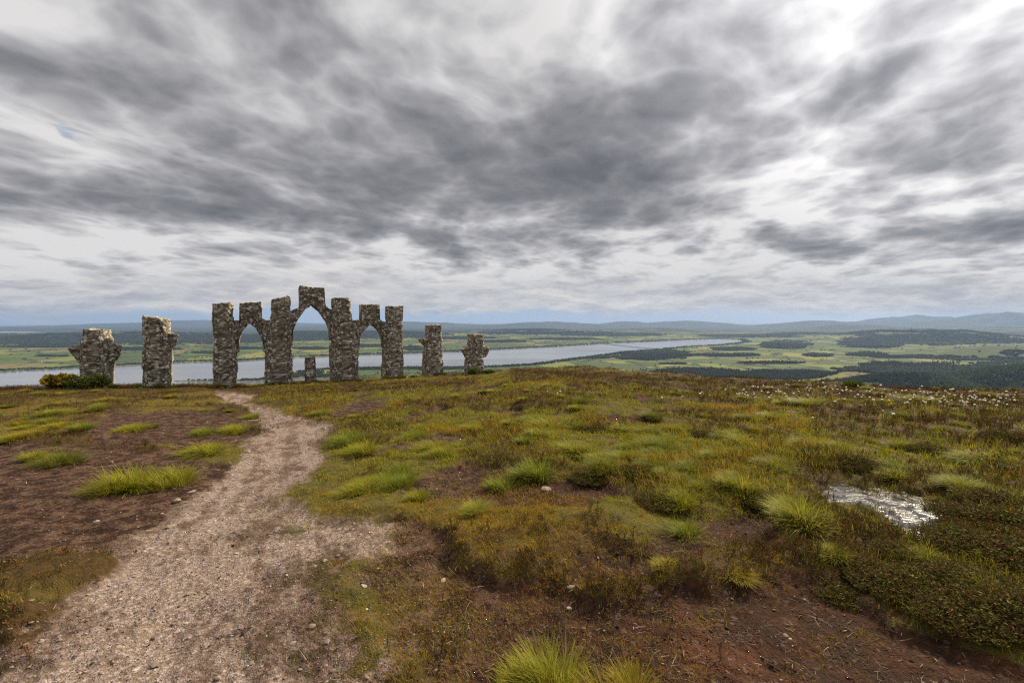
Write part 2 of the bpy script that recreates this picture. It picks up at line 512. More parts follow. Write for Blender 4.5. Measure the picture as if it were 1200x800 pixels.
def cover(X, Y, Z=None):
    """how much path, peat, sward, green grass, heather and puddle there is at each place"""
    X = np.asarray(X, float); Y = np.asarray(Y, float)
    if Z is None:
        Z = hillside(X, Y)[0]
    u, v, dep = project(X, Y, Z)
    front = dep > .6
    n1 = fbm(X * .9, Y * .9, 4, 3); n2 = fbm(X * 3.1, Y * 3.1, 4, 8); n3 = fbm(X * 9, Y * 9, 3, 21)
    scale = np.clip(F / np.maximum(dep, .6), 12, 400)         # pixels per metre there
    wob = (n1 * .22 + n2 * .16 + n3 * .05) * scale * 1.3
    soft = .22 * scale
    def area(polys, k=1.0):
        m = np.full(X.shape, -1e9)
        for p in polys:
            m = np.maximum(m, in_poly(u, v, p))
        return np.where(front, sstep(-1, 1, (m + wob) / (soft * k)), 0.0)
    path = area([PATH], 3.0); worn = area(WORN); sw = area(MAT_ORANGE[1:2]); path = path * (1 - sw); peat = area(PEAT) * (1 - sw); orange = area(MAT_ORANGE); green = area(GREEN); heath = area(HEATHER); peat = np.maximum(peat, .95 * green * (1 - path) * sstep(.20, .36, fbm(X * .85 + 40, Y * .85, 4, 23, .6))); moss = area(MOSS, 2.0)
    mpud = in_poly(u, v, PUDDLE)
    pud = np.where(front, sstep(-1, 1, (mpud + (.04 + n2 * .12 + n3 * .16) * scale) / (.04 * scale)), 0.0)
    # everything outside the outlined areas: a mix of grass and heather decided by noise
    rest_h = sstep(-.12, .14, fbm(X * .7 + 9, Y * .7, 4, 19) + .25 * n2)
    outside = ~(front & (u > -150) & (u < 1350) & (v < 900))
    path = np.where(outside & (np.hypot(X, Y) < 60), np.maximum(path, sstep(1.2, .7, np.abs(X + .9 + .4 * n1)) * (Y < 2) * (X < 2)), path)
    return dict(moss=moss, path=path * (1 - .5 * worn), peat=np.maximum(peat * (1 - path), .62 * worn * path), orange=orange, green=green, heath=np.maximum(heath, rest_h * (.9 - .2 * green)), pud=pud, n1=n1, n2=n2, n3=n3, u=u, v=v, dep=dep)


def ground_z(X, Y, C=None, detail=True):
    """z of the hilltop with its hummocks, worn path and peat hags"""
    X = np.asarray(X, float); Y = np.asarray(Y, float)
    z, r, rc = hillside(X, Y)
    if C is None:
        C = cover(X, Y, z)
    bare = np.clip(C['path'] + C['peat'], 0, 1)
    hum = .085 * fbm(X * .55, Y * .55, 3, 41) + .06 * fbm(X * 1.7, Y * 1.7, 3, 43)
    fade = sstep(.4, 2.0, r)
    z = z + hum * fade * (1 - .6 * bare)
    z = z + .07 * np.clip(C['heath'] - bare, 0, 1) * fade + .02 * np.clip(C['orange'] + C['green'], 0, 1) * (1 - bare)
    z = z - .055 * C['path'] - .03 * C['peat'] - C['pud'] * (.07 + .05 * fbm(X * 5, Y * 5, 3, 46))
    if detail:
        z = z + bare * (.030 * fbm(X * 5, Y * 5, 5, 51, .6) + .007 * fbm(X * 40, Y * 40, 3, 57, .6)) + (1 - bare) * .018 * fbm(X * 9, Y * 9, 4, 53)
    return z


def place(u, v):
    """the point of the hilltop seen at a pixel of the photograph"""
    x, s = sight(u, v)
    d = np.concatenate([np.arange(1.2, 12, .02), np.arange(12, 60, .05)])
    g = ground_z(x * d, d, detail=False)
    line = EYE + s * d
    k = np.argmax(line < g)
    if line[k] >= g[k]:
        k = int(np.argmin(line - g))
    return float(x * d[k]), float(d[k]), float(g[k])


# ------------------------------------------------------------------ ground: the hilltop
class CoverMap:
    """cover() worked out once on a polar grid and read back by interpolation"""
    def __init__(s):
        s.t = np.arange(-60, 60.01, .25); s.l = np.arange(math.log(.5), math.log(75), .011)
        T, L = np.meshgrid(np.radians(s.t), s.l)
        r = np.exp(L)
        s.C = cover(np.sin(T) * r, np.cos(T) * r)

    def __call__(s, X, Y):
        r, th = polar(X, Y)
        a = np.clip((th - s.t[0]) / .25, 0, len(s.t) - 1.001); b = np.clip((np.log(np.maximum(r, .5)) - s.l[0]) / .011, 0, len(s.l) - 1.001)
        i = a.astype(int); j = b.astype(int); fa = a - i; fb = b - j
        out = {}
        off = np.abs(th) > 60
        for k in ('path', 'peat', 'orange', 'green', 'heath', 'pud', 'moss'):
            g = s.C[k]
            vv = (g[j, i] * (1 - fa) + g[j, i + 1] * fa) * (1 - fb) + (g[j + 1, i] * (1 - fa) + g[j + 1, i + 1] * fa) * fb
            dflt = {'heath': .5, 'green': .4, 'orange': .3}.get(k, 0.0)
            out[k] = np.where(off, dflt, vv)
        return out


CM = CoverMap()


def moor_z(X, Y, detail=True):
    return ground_z(X, Y, CM(X, Y), detail)


def polar_grid(th, rr):
    T, Rr = np.meshgrid(np.radians(th), rr)
    X = np.sin(T) * Rr; Y = np.cos(T) * Rr
    n, m = X.shape
    idx = np.arange(n * m).reshape(n, m)
    wrap = np.concatenate([idx, idx[:, :1]], axis=1)
    q = np.stack([wrap[:-1, :-1], wrap[1:, :-1], wrap[1:, 1:], wrap[:-1, 1:]], -1).reshape(-1, 4)
    return X.ravel(), Y.ravel(), q[:, ::-1]


QUICK = bool(os.environ.get('QUICK'))
th_n = np.concatenate([np.arange(-180, -58, 3.0), np.arange(-58, 58, .15), np.arange(58, 180, 3.0)])
rr_n = np.concatenate([[.05, .3, .6, .9], np.exp(np.arange(math.log(1.1), math.log(78), .0058))])
X, Y, q = polar_grid(th_n, rr_n)
C = CM(X, Y)
Z = ground_z(X, Y, C)
moor_me = np_mesh('moorland_ground', np.stack([X, Y, Z], 1), q, attrs={k: C[k] for k in ('path', 'peat', 'orange', 'green', 'heath', 'pud')}, smooth=True)


def mat_new(name):
    m = bpy.data.materials.new(name)
    m.use_nodes = True
    return m, NT(m.node_tree)


def finish(t, color, rough=.9, bump=None, bstr=.4, bdist=.02, spec=.3):
    p = t.n('ShaderNodeBsdfPrincipled')
    t.put(p.inputs['Base Color'], color)
    t.put(p.inputs['Roughness'], rough)
    t.put(p.inputs['Specular IOR Level'], spec)
    if bump is not None:
        b = t.n('ShaderNodeBump')
        b.inputs['Strength'].default_value = bstr
        b.inputs['Distance'].default_value = bdist
        t.put(b.inputs['Height'], bump)
        t.t.links.new(b.outputs[0], p.inputs['Normal'])
    t.t.links.new(p.outputs[0], t.n('ShaderNodeOutputMaterial').inputs[0])
    return p


m_moor, t = mat_new('moor_soil')
pos = t.n('ShaderNodeNewGeometry').outputs['Position']
nb = t.noise(pos, 1.4, 5, .6)
px_ = t.xyz(pos)[0]
nm = t.noise(pos, 6.0, 6, .62)
nf = t.noise(pos, 34.0, 5, .65)
# worn gravel: pinkish grey grit with pale stones and dark trodden peat patches
peb = t.voro(pos, 105.0)
peb2 = t.voro(t.vm('ADD', pos, (3, 5, 1)), 23.0)
grit = t.ramp(t.xyz(peb[1])[0], [(0, (.24, .180, .162)), (.35, (.315, .245, .224)), (.7, (.39, .312, .290)), (.92, (.47, .39, .365)), (1, (.60, .54, .51))])
grit = t.mix(t.rng(t.xyz(peb2[1])[1], .80, .93, 0, .6), grit, (.40, .32, .27))
grit = t.mix(t.rng(nf, .42, .62), (.19, .138, .100), grit)
dirt = t.ramp(nf, [(.3, (.055, .034, .024)), (.5, (.110, .070, .050)), (.7, (.17, .115, .085))])
rot = t.n('ShaderNodeVectorRotate', rotation_type='Z_AXIS')
t.put(rot.inputs['Vector'], pos)
rot.inputs['Angle'].default_value = R(-24)
rut = t.noise(t.vm('MULTIPLY', rot.outputs[0], (2.6, .45, 1)), 1.6, 5, .6)
trod = t.rng(t.m('ADD', t.m('MULTIPLY', t.m('SUBTRACT', rut, .5), .75), t.m('ADD', t.m('MULTIPLY', nm, .6), t.m('MULTIPLY', nb, .6))), .53, .71)
gravel = t.mix(t.m('MULTIPLY', trod, .85), grit, dirt)
peatc = t.ramp(t.m('ADD', t.m('MULTIPLY', nm, .55), t.m('MULTIPLY', nf, .45)), [(.3, (.011, .006, .004)), (.45, (.032, .016, .010)), (.58, (.066, .033, .019)), (.72, (.13, .074, .044))])
# the reddish drier peat
peatc = t.mix(t.m('MULTIPLY', t.rng(nb, .50, .66, 0, .7), t.rng(px_, -1.2, 1.0, .22, 1.0)), peatc, t.mix(nf, (.070, .027, .013), (.150, .066, .032)))
peatc = t.mix(t.m('MULTIPLY', t.rng(t.m('ADD', t.m('MULTIPLY', nm, .6), t.m('MULTIPLY', nf, .4)), .44, .62, 0, .75), t.rng(px_, .6, -1.4)), peatc, (.150, .098, .070))
specks = t.rng(t.xyz(t.voro(pos, 45.0)[1])[2], .94, .97)
peatc = t.mix(t.m('MULTIPLY', specks, .15), peatc, (.34, .28, .24))
turf = t.ramp(nm, [(.3, (.055, .045, .014)), (.5, (.11, .088, .022)), (.7, (.17, .115, .030))])
turf = t.mix(t.rng(nf, .45, .65, 0, .7), turf, (.065, .075, .020))
heathc = t.ramp(nf, [(.3, (.028, .018, .008)), (.7, (.095, .055, .020))])
c = t.mix(t.attr('heath'), turf, heathc)
bare = t.m('ADD', t.attr('peat'), t.m('MULTIPLY', t.m('SUBTRACT', nm, .5), .9))
c = t.mix(t.rng(bare, .36, .60), c, peatc)
pf = t.m('ADD', t.attr('path'), t.m('MULTIPLY', t.m('SUBTRACT', nm, .5), .8))
c = t.mix(t.rng(pf, .34, .62), c, gravel)
hgt = t.m('ADD', t.m('MULTIPLY', nf, 1.1), t.m('MULTIPLY', t.m('SUBTRACT', 1.0, peb[0]), .5))
finish(t, c, t.rng(nm, .35, .6, .62, .97), hgt, .75, .02, .06)
moor = put('moorland_ground', moor_me, m_moor, kind='structure')

# ------------------------------------------------------------------ ground: the low country, the shores and the far hills
th_f = np.concatenate([np.arange(-180, -54, 3.0), np.arange(-54, 54, .14), np.arange(54, 180, 3.0)])
rr_f = np.concatenate([np.exp(np.arange(math.log(62), math.log(1500), .03)), np.exp(np.arange(math.log(1500), math.log(44000), .0072))])
X, Y, q = polar_grid(th_f, rr_f)
Z = land(X, Y)
Z = np.where(np.hypot(X, Y) < 90, Z - 1.0, Z)
# woods of the low country: (column, row, half width, half height) in the photograph
WOODS = [(920, 404, 28, 5), (1100, 397, 112, 7), (1020, 402, 40, 6), (957, 416, 17, 2.2), (1014, 415, 22, 2.5), (1035, 431, 55, 7), (920, 439, 66, 6), (1187, 413, 14, 3), (1085, 418, 60, 2.0), (1140, 421, 30, 1.5),
         (765, 416, 50, 6), (688, 418.6, 33, 2), (820, 437, 85, 5), (850, 416, 40, 1.6), (905, 425, 40, 1.5), (640, 390, 82, 2), (600, 386, 60, 1.5), (720, 392, 60, 1.8), (830, 402, 30, 1.5), (860, 409, 26, 2), (790, 426, 20, 1.2),
         (880, 393, 60, 2.5), (960, 390, 70, 2), (1080, 388, 80, 1.6), (1180, 391, 40, 2.5),
         (30, 397, 190, 7), (170, 396, 120, 7), (260, 395, 90, 6), (345, 393.5, 80, 5.5), (440, 391.5, 80, 4.5), (505, 388, 40, 2.2), (60, 406, 60, 1.6), (160, 409, 50, 1.5), (290, 408, 30, 1.4), (250, 413, 25, 1.2), (483, 408, 14, 3),
         (365, 408, 26, 1.5), (433, 405, 24, 1.8), (540, 396, 40, 1.6), (590, 400, 30, 1.3), (660, 397, 40, 1.3), (60, 417, 22, .8), (120, 421, 20, .8), (110, 401, 50, 2), (500, 431.5, 40, 1.6), (430, 432, 40, 1.7), (365, 437.5, 15, 2.3), (540, 431, 20, 1),
         (1105, 443, 100, 14), (1062, 441, 50, 13), (1150, 447, 120, 26), (1210, 425, 40, 6), (985, 447, 30, 3)]


def wood_mask(X, Y, Z):
    u, v, dep = project(X, Y, Z)
    n = fbm(X / 260, Y / 260, 4, 91); n = n + .5 * fbm(X / 70, Y / 70, 2, 95)
    best = np.full(X.shape, -9.0)
    for (cu, cv, ru, rv) in WOODS:
        e = 1 - ((u - cu) / ru) ** 2 - ((v - cv) / rv) ** 2
        best = np.maximum(best, e)
    return np.where(dep > 400, sstep(-.1, .25, best + n * .75), 0.0)


WM = wood_mask(X, Y, Z)
SDm = firth_sd(X, Y)
WM = WM * (SDm > 0)
low_me = np_mesh('farmland', np.stack([X, Y, Z], 1), q, attrs={'wood': WM, 'shore': np.clip(SDm / 400, -1, 1), 'alt': Z - SEA}, smooth=True)
m_low, t = mat_new('fields_and_hills')
pos = t.n('ShaderNodeNewGeometry').outputs['Position']
px, py, pz = t.xyz(pos)[:3]
flat = t.comb(px, py, 0.0)
wv = t.noise(flat, .0011, 2, .5, out=1)
flat_w = t.vm('ADD', flat, t.vm('SCALE', t.vm('SUBTRACT', wv, (.5, .5, .5)), 420.0))
fl = t.comb(t.m('MULTIPLY', t.xyz(flat_w)[0], .0030), t.m('MULTIPLY', t.xyz(flat_w)[1], .0018), 0.0)
vf = t.voro(fl, 1.0, metric='CHEBYCHEV', rnd=.8)
ve = t.voro(fl, 1.0, feature='DISTANCE_TO_EDGE', rnd=.8)
crop = t.ramp(t.xyz(vf[1])[0], [(0, (.034, .056, .014)), (.20, (.055, .085, .018)), (.38, (.095, .130, .024)), (.50, (.22, .235, .036)), (.60, (.045, .070, .018)), (.74, (.29, .26, .050)), (.82, (.24, .165, .085)), (.90, (.065, .095, .020)), (1, (.13, .150, .030))], 'CONSTANT')  # crop colours, darkened throughout to stand in for cloud shadow
crop = t.mix(t.noise(flat, .02, 3, .6), crop, (.09, .11, .035))
hedge = t.m('MULTIPLY', t.rng(ve[0], .05, .025), t.rng(t.noise(flat, .006, 3, .6), .42, .52))
crop = t.mix(hedge, crop, (.022, .038, .014))
# rough ground, gorse and scattered woodland between the farms
scrub = t.rng(t.noise(flat, .0011, 6, .62), .58, .62)
crop = t.mix(t.m('MULTIPLY', scrub, .8), crop, t.mix(t.noise(flat, .012, 4, .6), (.03, .046, .016), (.08, .10, .03)))
heathy = t.ramp(t.noise(flat, .0016, 6, .6), [(.35, (.014, .020, .014)), (.5, (.026, .031, .020)), (.65, (.055, .053, .034))])
al = t.m('ADD', t.attr('alt'), t.m('MULTIPLY', t.m('SUBTRACT', t.noise(flat, .0008, 4, .6), .5), 160.0))
far_up = t.m('MAXIMUM', t.rng(al, 130.0, 240.0), t.rng(t.m('ADD', py, t.m('MULTIPLY', t.m('SUBTRACT', t.noise(flat, .0005, 4, .6), .5), 5000.0)), 12500.0, 15500.0))
c = t.mix(t.m('MULTIPLY', far_up, .93), crop, heathy)
c = t.mix(t.attr('wood'), c, (.011, .019, .009))
c = t.mix(t.rng(t.attr('shore'), .0, .06, 1.0, 0.0), c, (.10, .09, .07))
finish(t, c, .95, None, spec=.1)
low = put('farmland', low_me, m_low, kind='structure')

# ------------------------------------------------------------------ the firth
m_sea, t = mat_new('firth_water')
pos = t.n('ShaderNodeNewGeometry').outputs['Position']
nz = t.noise(t.vm('MULTIPLY', pos, (.02, .05, 1)), 1.0, 4, .6)
cur = t.noise(t.vm('MULTIPLY', pos, (.0006, .0016, 1)), 1.0, 4, .6)
p = finish(t, (.11, .12, .14), t.rng(cur, .35, .65, .10, .20), nz, .05, 1.0, .5)
p.inputs['IOR'].default_value = 1.333
water = put('firth_water', np_mesh('firth_water', [(-40000, 1200, SEA), (30000, 1200, SEA), (30000, 40000, SEA), (-40000, 40000, SEA)], np.array([[0, 1, 2, 3]])), m_sea, kind='structure')

# ------------------------------------------------------------------ air
HT = 470.0
hv = np.array([(x, y, z) for z in (SEA - 40, HT) for y in (-46000, 46000) for x in (-46000, 46000)], float)
hf = np.array([[0, 2, 3, 1], [4, 5, 7, 6], [0, 1, 5, 4], [2, 6, 7, 3], [0, 4, 6, 2], [1, 3, 7, 5]])
m_haze, t = mat_new('haze_air')
pv = t.n('ShaderNodeVolumePrincipled')
pv.inputs['Color'].default_value = (.42, .62, 1.0, 1)
pv.inputs['Density'].default_value = 2.2e-5
pv.inputs['Anisotropy'].default_value = .2
t.t.links.new(pv.outputs[0], t.n('ShaderNodeOutputMaterial').inputs['Volume'])
haze = put('haze', np_mesh('haze', hv, hf), m_haze, kind='stuff')


# ------------------------------------------------------------------ rubble masonry
def worley(P, seed=0):
    """first and second nearest distance, and a random number of the nearest cell, for points P in cell units"""
    base = np.floor(P).astype(np.int64)
    f1 = np.full(len(P), 9.0); f2 = np.full(len(P), 9.0); idv = np.zeros(len(P))
    for a in (-1, 0, 1):
        for b in (-1, 0, 1):
            for c in (-1, 0, 1):
                cell = base + (a, b, c)
                def h(k):
                    return _hash(cell[:, 0] + cell[:, 2] * 57, cell[:, 1] - cell[:, 2] * 131, seed + k)
                d = np.sqrt((cell[:, 0] + .15 + .7 * h(1) - P[:, 0]) ** 2 + (cell[:, 1] + .15 + .7 * h(2) - P[:, 1]) ** 2 + (cell[:, 2] + .15 + .7 * h(3) - P[:, 2]) ** 2)
                near = d < f1
                f2 = np.where(near, f1, np.minimum(f2, d))
                idv = np.where(near, h(9), idv)
                f1 = np.where(near, d, f1)
    return f1, f2, idv


def masonry(P, N, seed, size=(.165, .165, .14), amp=1.0):
    """push the points of a wall in and out as rubble stones; returns points and the stone attributes"""
    Q = P / np.array(size)
    wob = np.stack([fbm(P[:, 0] * 1.3 + P[:, 1], P[:, 2] * 1.3, 3, seed + 5), fbm(P[:, 1] * 1.3 - P[:, 0], P[:, 2] * 1.3, 3, seed + 6), fbm(P[:, 0] + P[:, 1] * 1.7, P[:, 2] * 1.1, 3, seed + 7)], 1)
    f1, f2, idv = worley(Q + wob * .55 + seed * 3.1, seed)
    joint = np.clip((f2 - f1) / .22, 0, 1)
    fine = fbm(P[:, 0] * 9 + P[:, 1] * 7, P[:, 2] * 9, 3, seed + 9)
    off = amp * ((joint - .7) * .034 + (idv - .5) * .05 + fine * .022 + wob[:, 0] * .09)
    return P + N * off[:, None], joint, idv, fine


D_LINE = np.array([9.15, 4.9]); D_LINE /= np.linalg.norm(D_LINE)
P_LINE = np.array([-17.9, 28.4])
N_LINE = np.array([-D_LINE[1], D_LINE[0]])         # away from the camera
MON_ROT = math.atan2(D_LINE[1], D_LINE[0])


def on_line(u, v):
    """pixel -> (metres along the row of ruins, height z)"""
    x, s = sight(u, v)
    # (x*t, t) = P + d*k
    A = np.array([[x, -D_LINE[0]], [1.0, -D_LINE[1]]])
    t, k = np.linalg.solve(A, P_LINE)
    return float(k), float(EYE + s * t)


m_stone, t = mat_new('rubble_stone')
obj_ = t.n('ShaderNodeNewGeometry').outputs['Position']
sid = t.attr('sid'); jnt = t.attr('joint')
fn = t.noise(obj_, 9.0, 5, .65)
ff = t.noise(obj_, 30.0, 4, .6)
stone = t.ramp(sid, [(0, (.105, .090, .068)), (.22, (.185, .160, .122)), (.48, (.27, .238, .188)), (.70, (.35, .315, .256)), (.84, (.50, .462, .395)), (1, (.70, .67, .61))])
stone = t.mix(t.rng(fn, .46, .70, 0, .6), stone, (.115, .086, .060))
stone = t.mix(t.rng(ff, .60, .70, 0, .75), stone, (.46, .44, .39))             # lichen
stone = t.mix(t.rng(t.noise(obj_, 2.2, 5, .6), .56, .70, 0, .5), stone, (.11, .105, .050))   # moss
mort = t.mix(fn, (.034, .027, .018), (.125, .102, .072))
c = t.mix(t.rng(jnt, .18, .62), mort, stone)
finish(t, c, .95, t.m('ADD', t.m('MULTIPLY', ff, .5), t.m('MULTIPLY', jnt, .5)), .8, .03, .15)


def shaft_mesh(name, rows, s0, z0, depth, seed, top=None, square=.5, size=(.165, .165, .14), y0=0.0, step=.034, amp=1.0, inset=.055):
    """rows: (v, uL, uR) from the foot up, as outlined; top: (vL, vR)"""
    prof = []
    for (v, a, b) in rows:
        sa, za = on_line(a, v); sb, zb = on_line(b, v)
        prof.append(((za + zb) / 2 - z0, sa - s0, sb - s0))
    prof = np.array(prof)
    zb = prof[0, 0]; zt = prof[-1, 0]
    if top is not None:
        ztL = on_line(rows[-1][1], top[0])[1] - z0; ztR = on_line(rows[-1][2], top[1])[1] - z0
    else:
        ztL = ztR = zt
    n = max(6, int((max(ztL, ztR) - zb) / step)); m = max(24, int(4 * np.mean(prof[:, 2] - prof[:, 1]) / step))
    ph = np.linspace(0, 2 * math.pi, m, endpoint=False)
    e = square
    ux = np.sign(np.cos(ph)) * np.abs(np.cos(ph)) ** e; uy = np.sign(np.sin(ph)) * np.abs(np.sin(ph)) ** e
    tt = np.linspace(0, 1, n + 1)
    T, Ux = np.meshgrid(tt, ux, indexing='ij'); Uy = np.broadcast_to(uy, T.shape)
    ztop = ztL + (ztR - ztL) * (Ux + 1) / 2 + .07 * fbm(Ux * 3 + seed, Uy * 3, 3, seed)
    Zv = zb + (ztop - zb) * T
    L = np.interp(Zv, prof[:, 0], prof[:, 1]); Rr = np.interp(Zv, prof[:, 0], prof[:, 2])
    Xv = (L + Rr) / 2 + ((Rr - L) / 2 - inset) * Ux
    Yv = y0 + depth * Uy
    P = np.stack([Xv, Yv, Zv], -1)
    # outward normals from the grid
    dphi = np.roll(P, -1, 1) - np.roll(P, 1, 1); dt = np.gradient(P, axis=0)
    Nn = np.cross(dphi, dt); Nn /= np.linalg.norm(Nn, axis=-1, keepdims=True) + 1e-9
    P = P.reshape(-1, 3); Nn = Nn.reshape(-1, 3)
    # the top: rings drawn in to the middle
    caps = []
    k = 10
    lastP = P[-m:]
    cen = lastP.mean(0)
    for i in range(1, k):
        q = cen + (lastP - cen) * (1 - i / k)
        q[:, 2] = lastP[:, 2] * (1 - i / k) + cen[2] * i / k + .05 * fbm(q[:, 0] * 4 + seed, q[:, 1] * 4, 3, seed + 2)
        caps.append(q)
    capP = np.concatenate(caps); capN = np.tile((0, 0, 1.0), (len(capP), 1))
    P = np.concatenate([P, capP, [cen]]); Nn = np.concatenate([Nn, capN, [(0, 0, 1.0)]])
    P, joint, idv, fine = masonry(P, Nn, seed, size, amp)
    rws = n + k
    idx = np.arange(rws * m).reshape(rws, m)
    nxt = np.roll(idx, -1, 1)
    quads = np.stack([idx[:-1], nxt[:-1], nxt[1:], idx[1:]], -1).reshape(-1, 4)
    tris = np.stack([idx[-1], nxt[-1], np.full(m, rws * m)], -1)
    return np_mesh(name, P, [quads, tris], attrs={'sid': idv, 'joint': joint}, smooth=True)


def arch_mesh(name, top_px, spring_l, spring_r, apex, s0, z0, depth, seed):
    top = np.array([on_line(*p) for p in top_px])
    (sl, zl), (sr, zr), (sa, za) = on_line(*spring_l), on_line(*spring_r), on_line(*apex)
    s = np.arange(top[0, 0], top[-1, 0], .036)
    s = np.unique(np.concatenate([s, top[:, 0]]))
    zt = np.interp(s, top[:, 0], top[:, 1]) + .03 * fbm(s * 4, s * 0 + seed, 3, seed)
    def arc(sx, half, h):
        h = h * 1.0
        Rr = (h * h + half * half) / (2 * half)
        x = np.clip(sx, 0, half)
        return .82 * np.sqrt(np.maximum(Rr * Rr - (Rr - x) ** 2, 0)) + .18 * h * x / half
    low = np.where(s <= sa, zl + arc(s - sl, sa - sl, za - zl), zr + arc(sr - s, sr - sa, za - zr))
    low = np.where((s < sl) | (s > sr), np.minimum(zl, zr) - .45, low)
    k = 60
    tt = np.linspace(0, 1, k)
    Zf = low[:, None] + (zt - low)[:, None] * tt[None, :]
    Sf = np.repeat(s[:, None], k, 1)
    n = len(s)
    dn = 10
    dd = np.linspace(-1, 1, dn)
    # loop round each cross-section: front up, top back, back down, soffit forward
    loops = [np.stack([Sf, np.full_like(Sf, -depth), Zf], -1),
             np.stack([np.repeat(s[:, None], dn - 2, 1), np.tile(depth * dd[1:-1], (n, 1)), np.repeat(zt[:, None], dn - 2, 1)], -1),
             np.stack([Sf, np.full_like(Sf, depth), Zf], -1)[:, ::-1],
             np.stack([np.repeat(s[:, None], dn - 2, 1), np.tile(depth * dd[1:-1][::-1], (n, 1)), np.repeat(low[:, None], dn - 2, 1)], -1)]
    P = np.concatenate(loops, 1)
    m = P.shape[1]
    cz = ((zt + low) / 2)[:, None]
    dphi = np.roll(P, -1, 1) - np.roll(P, 1, 1); ds = np.gradient(P, axis=0)
    Nn = np.cross(ds, dphi); Nn /= np.linalg.norm(Nn, axis=-1, keepdims=True) + 1e-9
    out = P - np.stack([Sf[:, :1] + 0 * P[..., 0], 0 * P[..., 0], cz + 0 * P[..., 0]], -1)
    flip = np.sign((Nn * out).sum(-1, keepdims=True)); Nn = Nn * np.where(flip == 0, 1, flip)
    P = P.reshape(-1, 3) - (s0, 0, z0)
    P, joint, idv, fine = masonry(P, Nn.reshape(-1, 3), seed)
    idx = np.arange(n * m).reshape(n, m); nx = np.roll(idx, -1, 1)
    quads = np.stack([idx[:-1], idx[1:], nx[1:], nx[:-1]], -1).reshape(-1, 4)
    return np_mesh(name, P, quads, attrs={'sid': idv, 'joint': joint}, smooth=True)


def ruin(name, s_mid, label, category, group=None):
    c = P_LINE + D_LINE * s_mid
    e = bpy.data.objects.new(name, None)
    COL.objects.link(e)
    z = float(moor_z(np.array([c[0]]), np.array([c[1]]), False)[0])
    e.location = (c[0], c[1], z)
    e.rotation_euler = (0, 0, MON_ROT)
    tag(e, label, category, group)
    return e, z


def foot(rows, z_ground):
    """carry the lowest row of an outline down into the ground"""
    v, a, b = rows[0]
    return [(v + 14, a, b)] + rows


def mid_s(a, b, v):
    return (on_line(a, v)[0] + on_line(b, v)[0]) / 2


# the monument itself: four towers joined by three pointed arches
S0 = mid_s(248, 472, 445)
mon, z0 = ruin('ruined_arch_monument', S0, 'rubble stone ruin of four towers joined by three pointed arches on the brow', 'monument')
TOWERS = [
    ([(450, 249, 278.5), (430, 249.5, 279), (402, 249.5, 278.8), (400.5, 250.3, 277.6), (380, 249.5, 275), (355, 248.3, 273)], (356, 355), .78),
    ([(449.5, 309, 343.5), (402, 309.3, 343.2), (399.5, 311.5, 342.0), (376, 315, 341), (365, 317.5, 340.5), (348, 318, 340)], (352, 347.2), .92),
    ([(443.5, 386, 419.8), (404, 386.3, 419.3), (401.5, 388, 417.6), (378, 388.5, 414.5), (362, 389, 410.5), (349, 389, 409)], (349.3, 350.8), .92),
    ([(440.5, 448, 471.3), (401, 448, 471.2), (398.5, 450.2, 470.8), (376, 452, 471.2), (359, 452, 472)], (359, 358.8), .78)]
for i, (rows, top, dep) in enumerate(TOWERS):
    put('tower', shaft_mesh('tower', foot(rows, z0), S0, z0, dep, 100 + 17 * i, top, .42), m_stone, mon)
ARCHES = [
    ([(268, 375), (280.6, 375.7), (281.1, 355), (306, 354.3), (306.6, 373), (311.5, 376), (322, 375)], (279.3, 403), (308.8, 403), (292.4, 378.6)),
    ([(334, 367), (345, 362.7), (350.4, 360), (351.1, 336), (379, 338.2), (380.2, 352), (380.5, 359), (385, 361.8), (394, 364)], (343, 391), (386.3, 391), (364.3, 356.8)),
    ([(410, 376), (422, 375.6), (422.6, 357.3), (443, 357.3), (443.8, 374), (447, 377), (458, 377)], (420, 400), (447.7, 400), (433.3, 378.3))]
for i, (tp, a, b, ap) in enumerate(ARCHES):
    put('arch_wall', arch_mesh('arch_wall', tp, a, b, ap, S0, z0, .50, 300 + 31 * i), m_stone, mon)

# the free-standing pillars of the same row
PILLARS = [
    (96, 133, 440, 'squat stone pillar with broken arch stubs on both sides, behind the yellow gorse', [(448, 96, 133.5), (425, 96, 133), (421.5, 98.5, 130.5), (404, 97, 132), (400, 97.5, 131), (390, 98.5, 130), (386, 99.5, 128.5)], (385.3, 386.3), .92,
     [(424, 96, 133), (418, 91, 137.5), (412, 87, 139.3), (408, 84.6, 140.5), (405, 88, 139.5), (402.5, 95, 134)]),
    (167, 202, 445, 'tall stone pillar with slanting top, between the squat pillar and the arches', [(453.5, 168, 203), (409, 167.7, 202.2), (406.5, 168.6, 201), (391, 167, 200), (375, 167, 199), (371, 167, 198.5)], (369.8, 374.5), .88,
     [(409, 175, 201), (403, 175, 204.5), (398, 175, 206.7), (392.5, 175, 207.3), (390.5, 175, 201)]),
    (496, 517, 435, 'slender stone pillar with a small broken stub on its left, right of the arches', [(441, 495.5, 517.7), (412, 496, 517.4), (410, 497.2, 516.8), (381, 499.3, 516.7)], (381.3, 380.5), .70,
     [(405, 498, 510), (400.5, 493.5, 510), (397.5, 492.4, 510), (396, 498, 510)]),
    (545, 565, 432, 'smallest cross-shaped stone pillar, farthest from the arches on the right', [(440, 545, 565), (421, 546, 565), (418, 548, 563.5), (406, 549, 564), (391.7, 549.5, 565)], (391.5, 392.5), .70,
     [(418.5, 546, 566), (411.5, 542.6, 570.4), (408.3, 541, 571.2), (406.5, 546, 568.5)]),
]
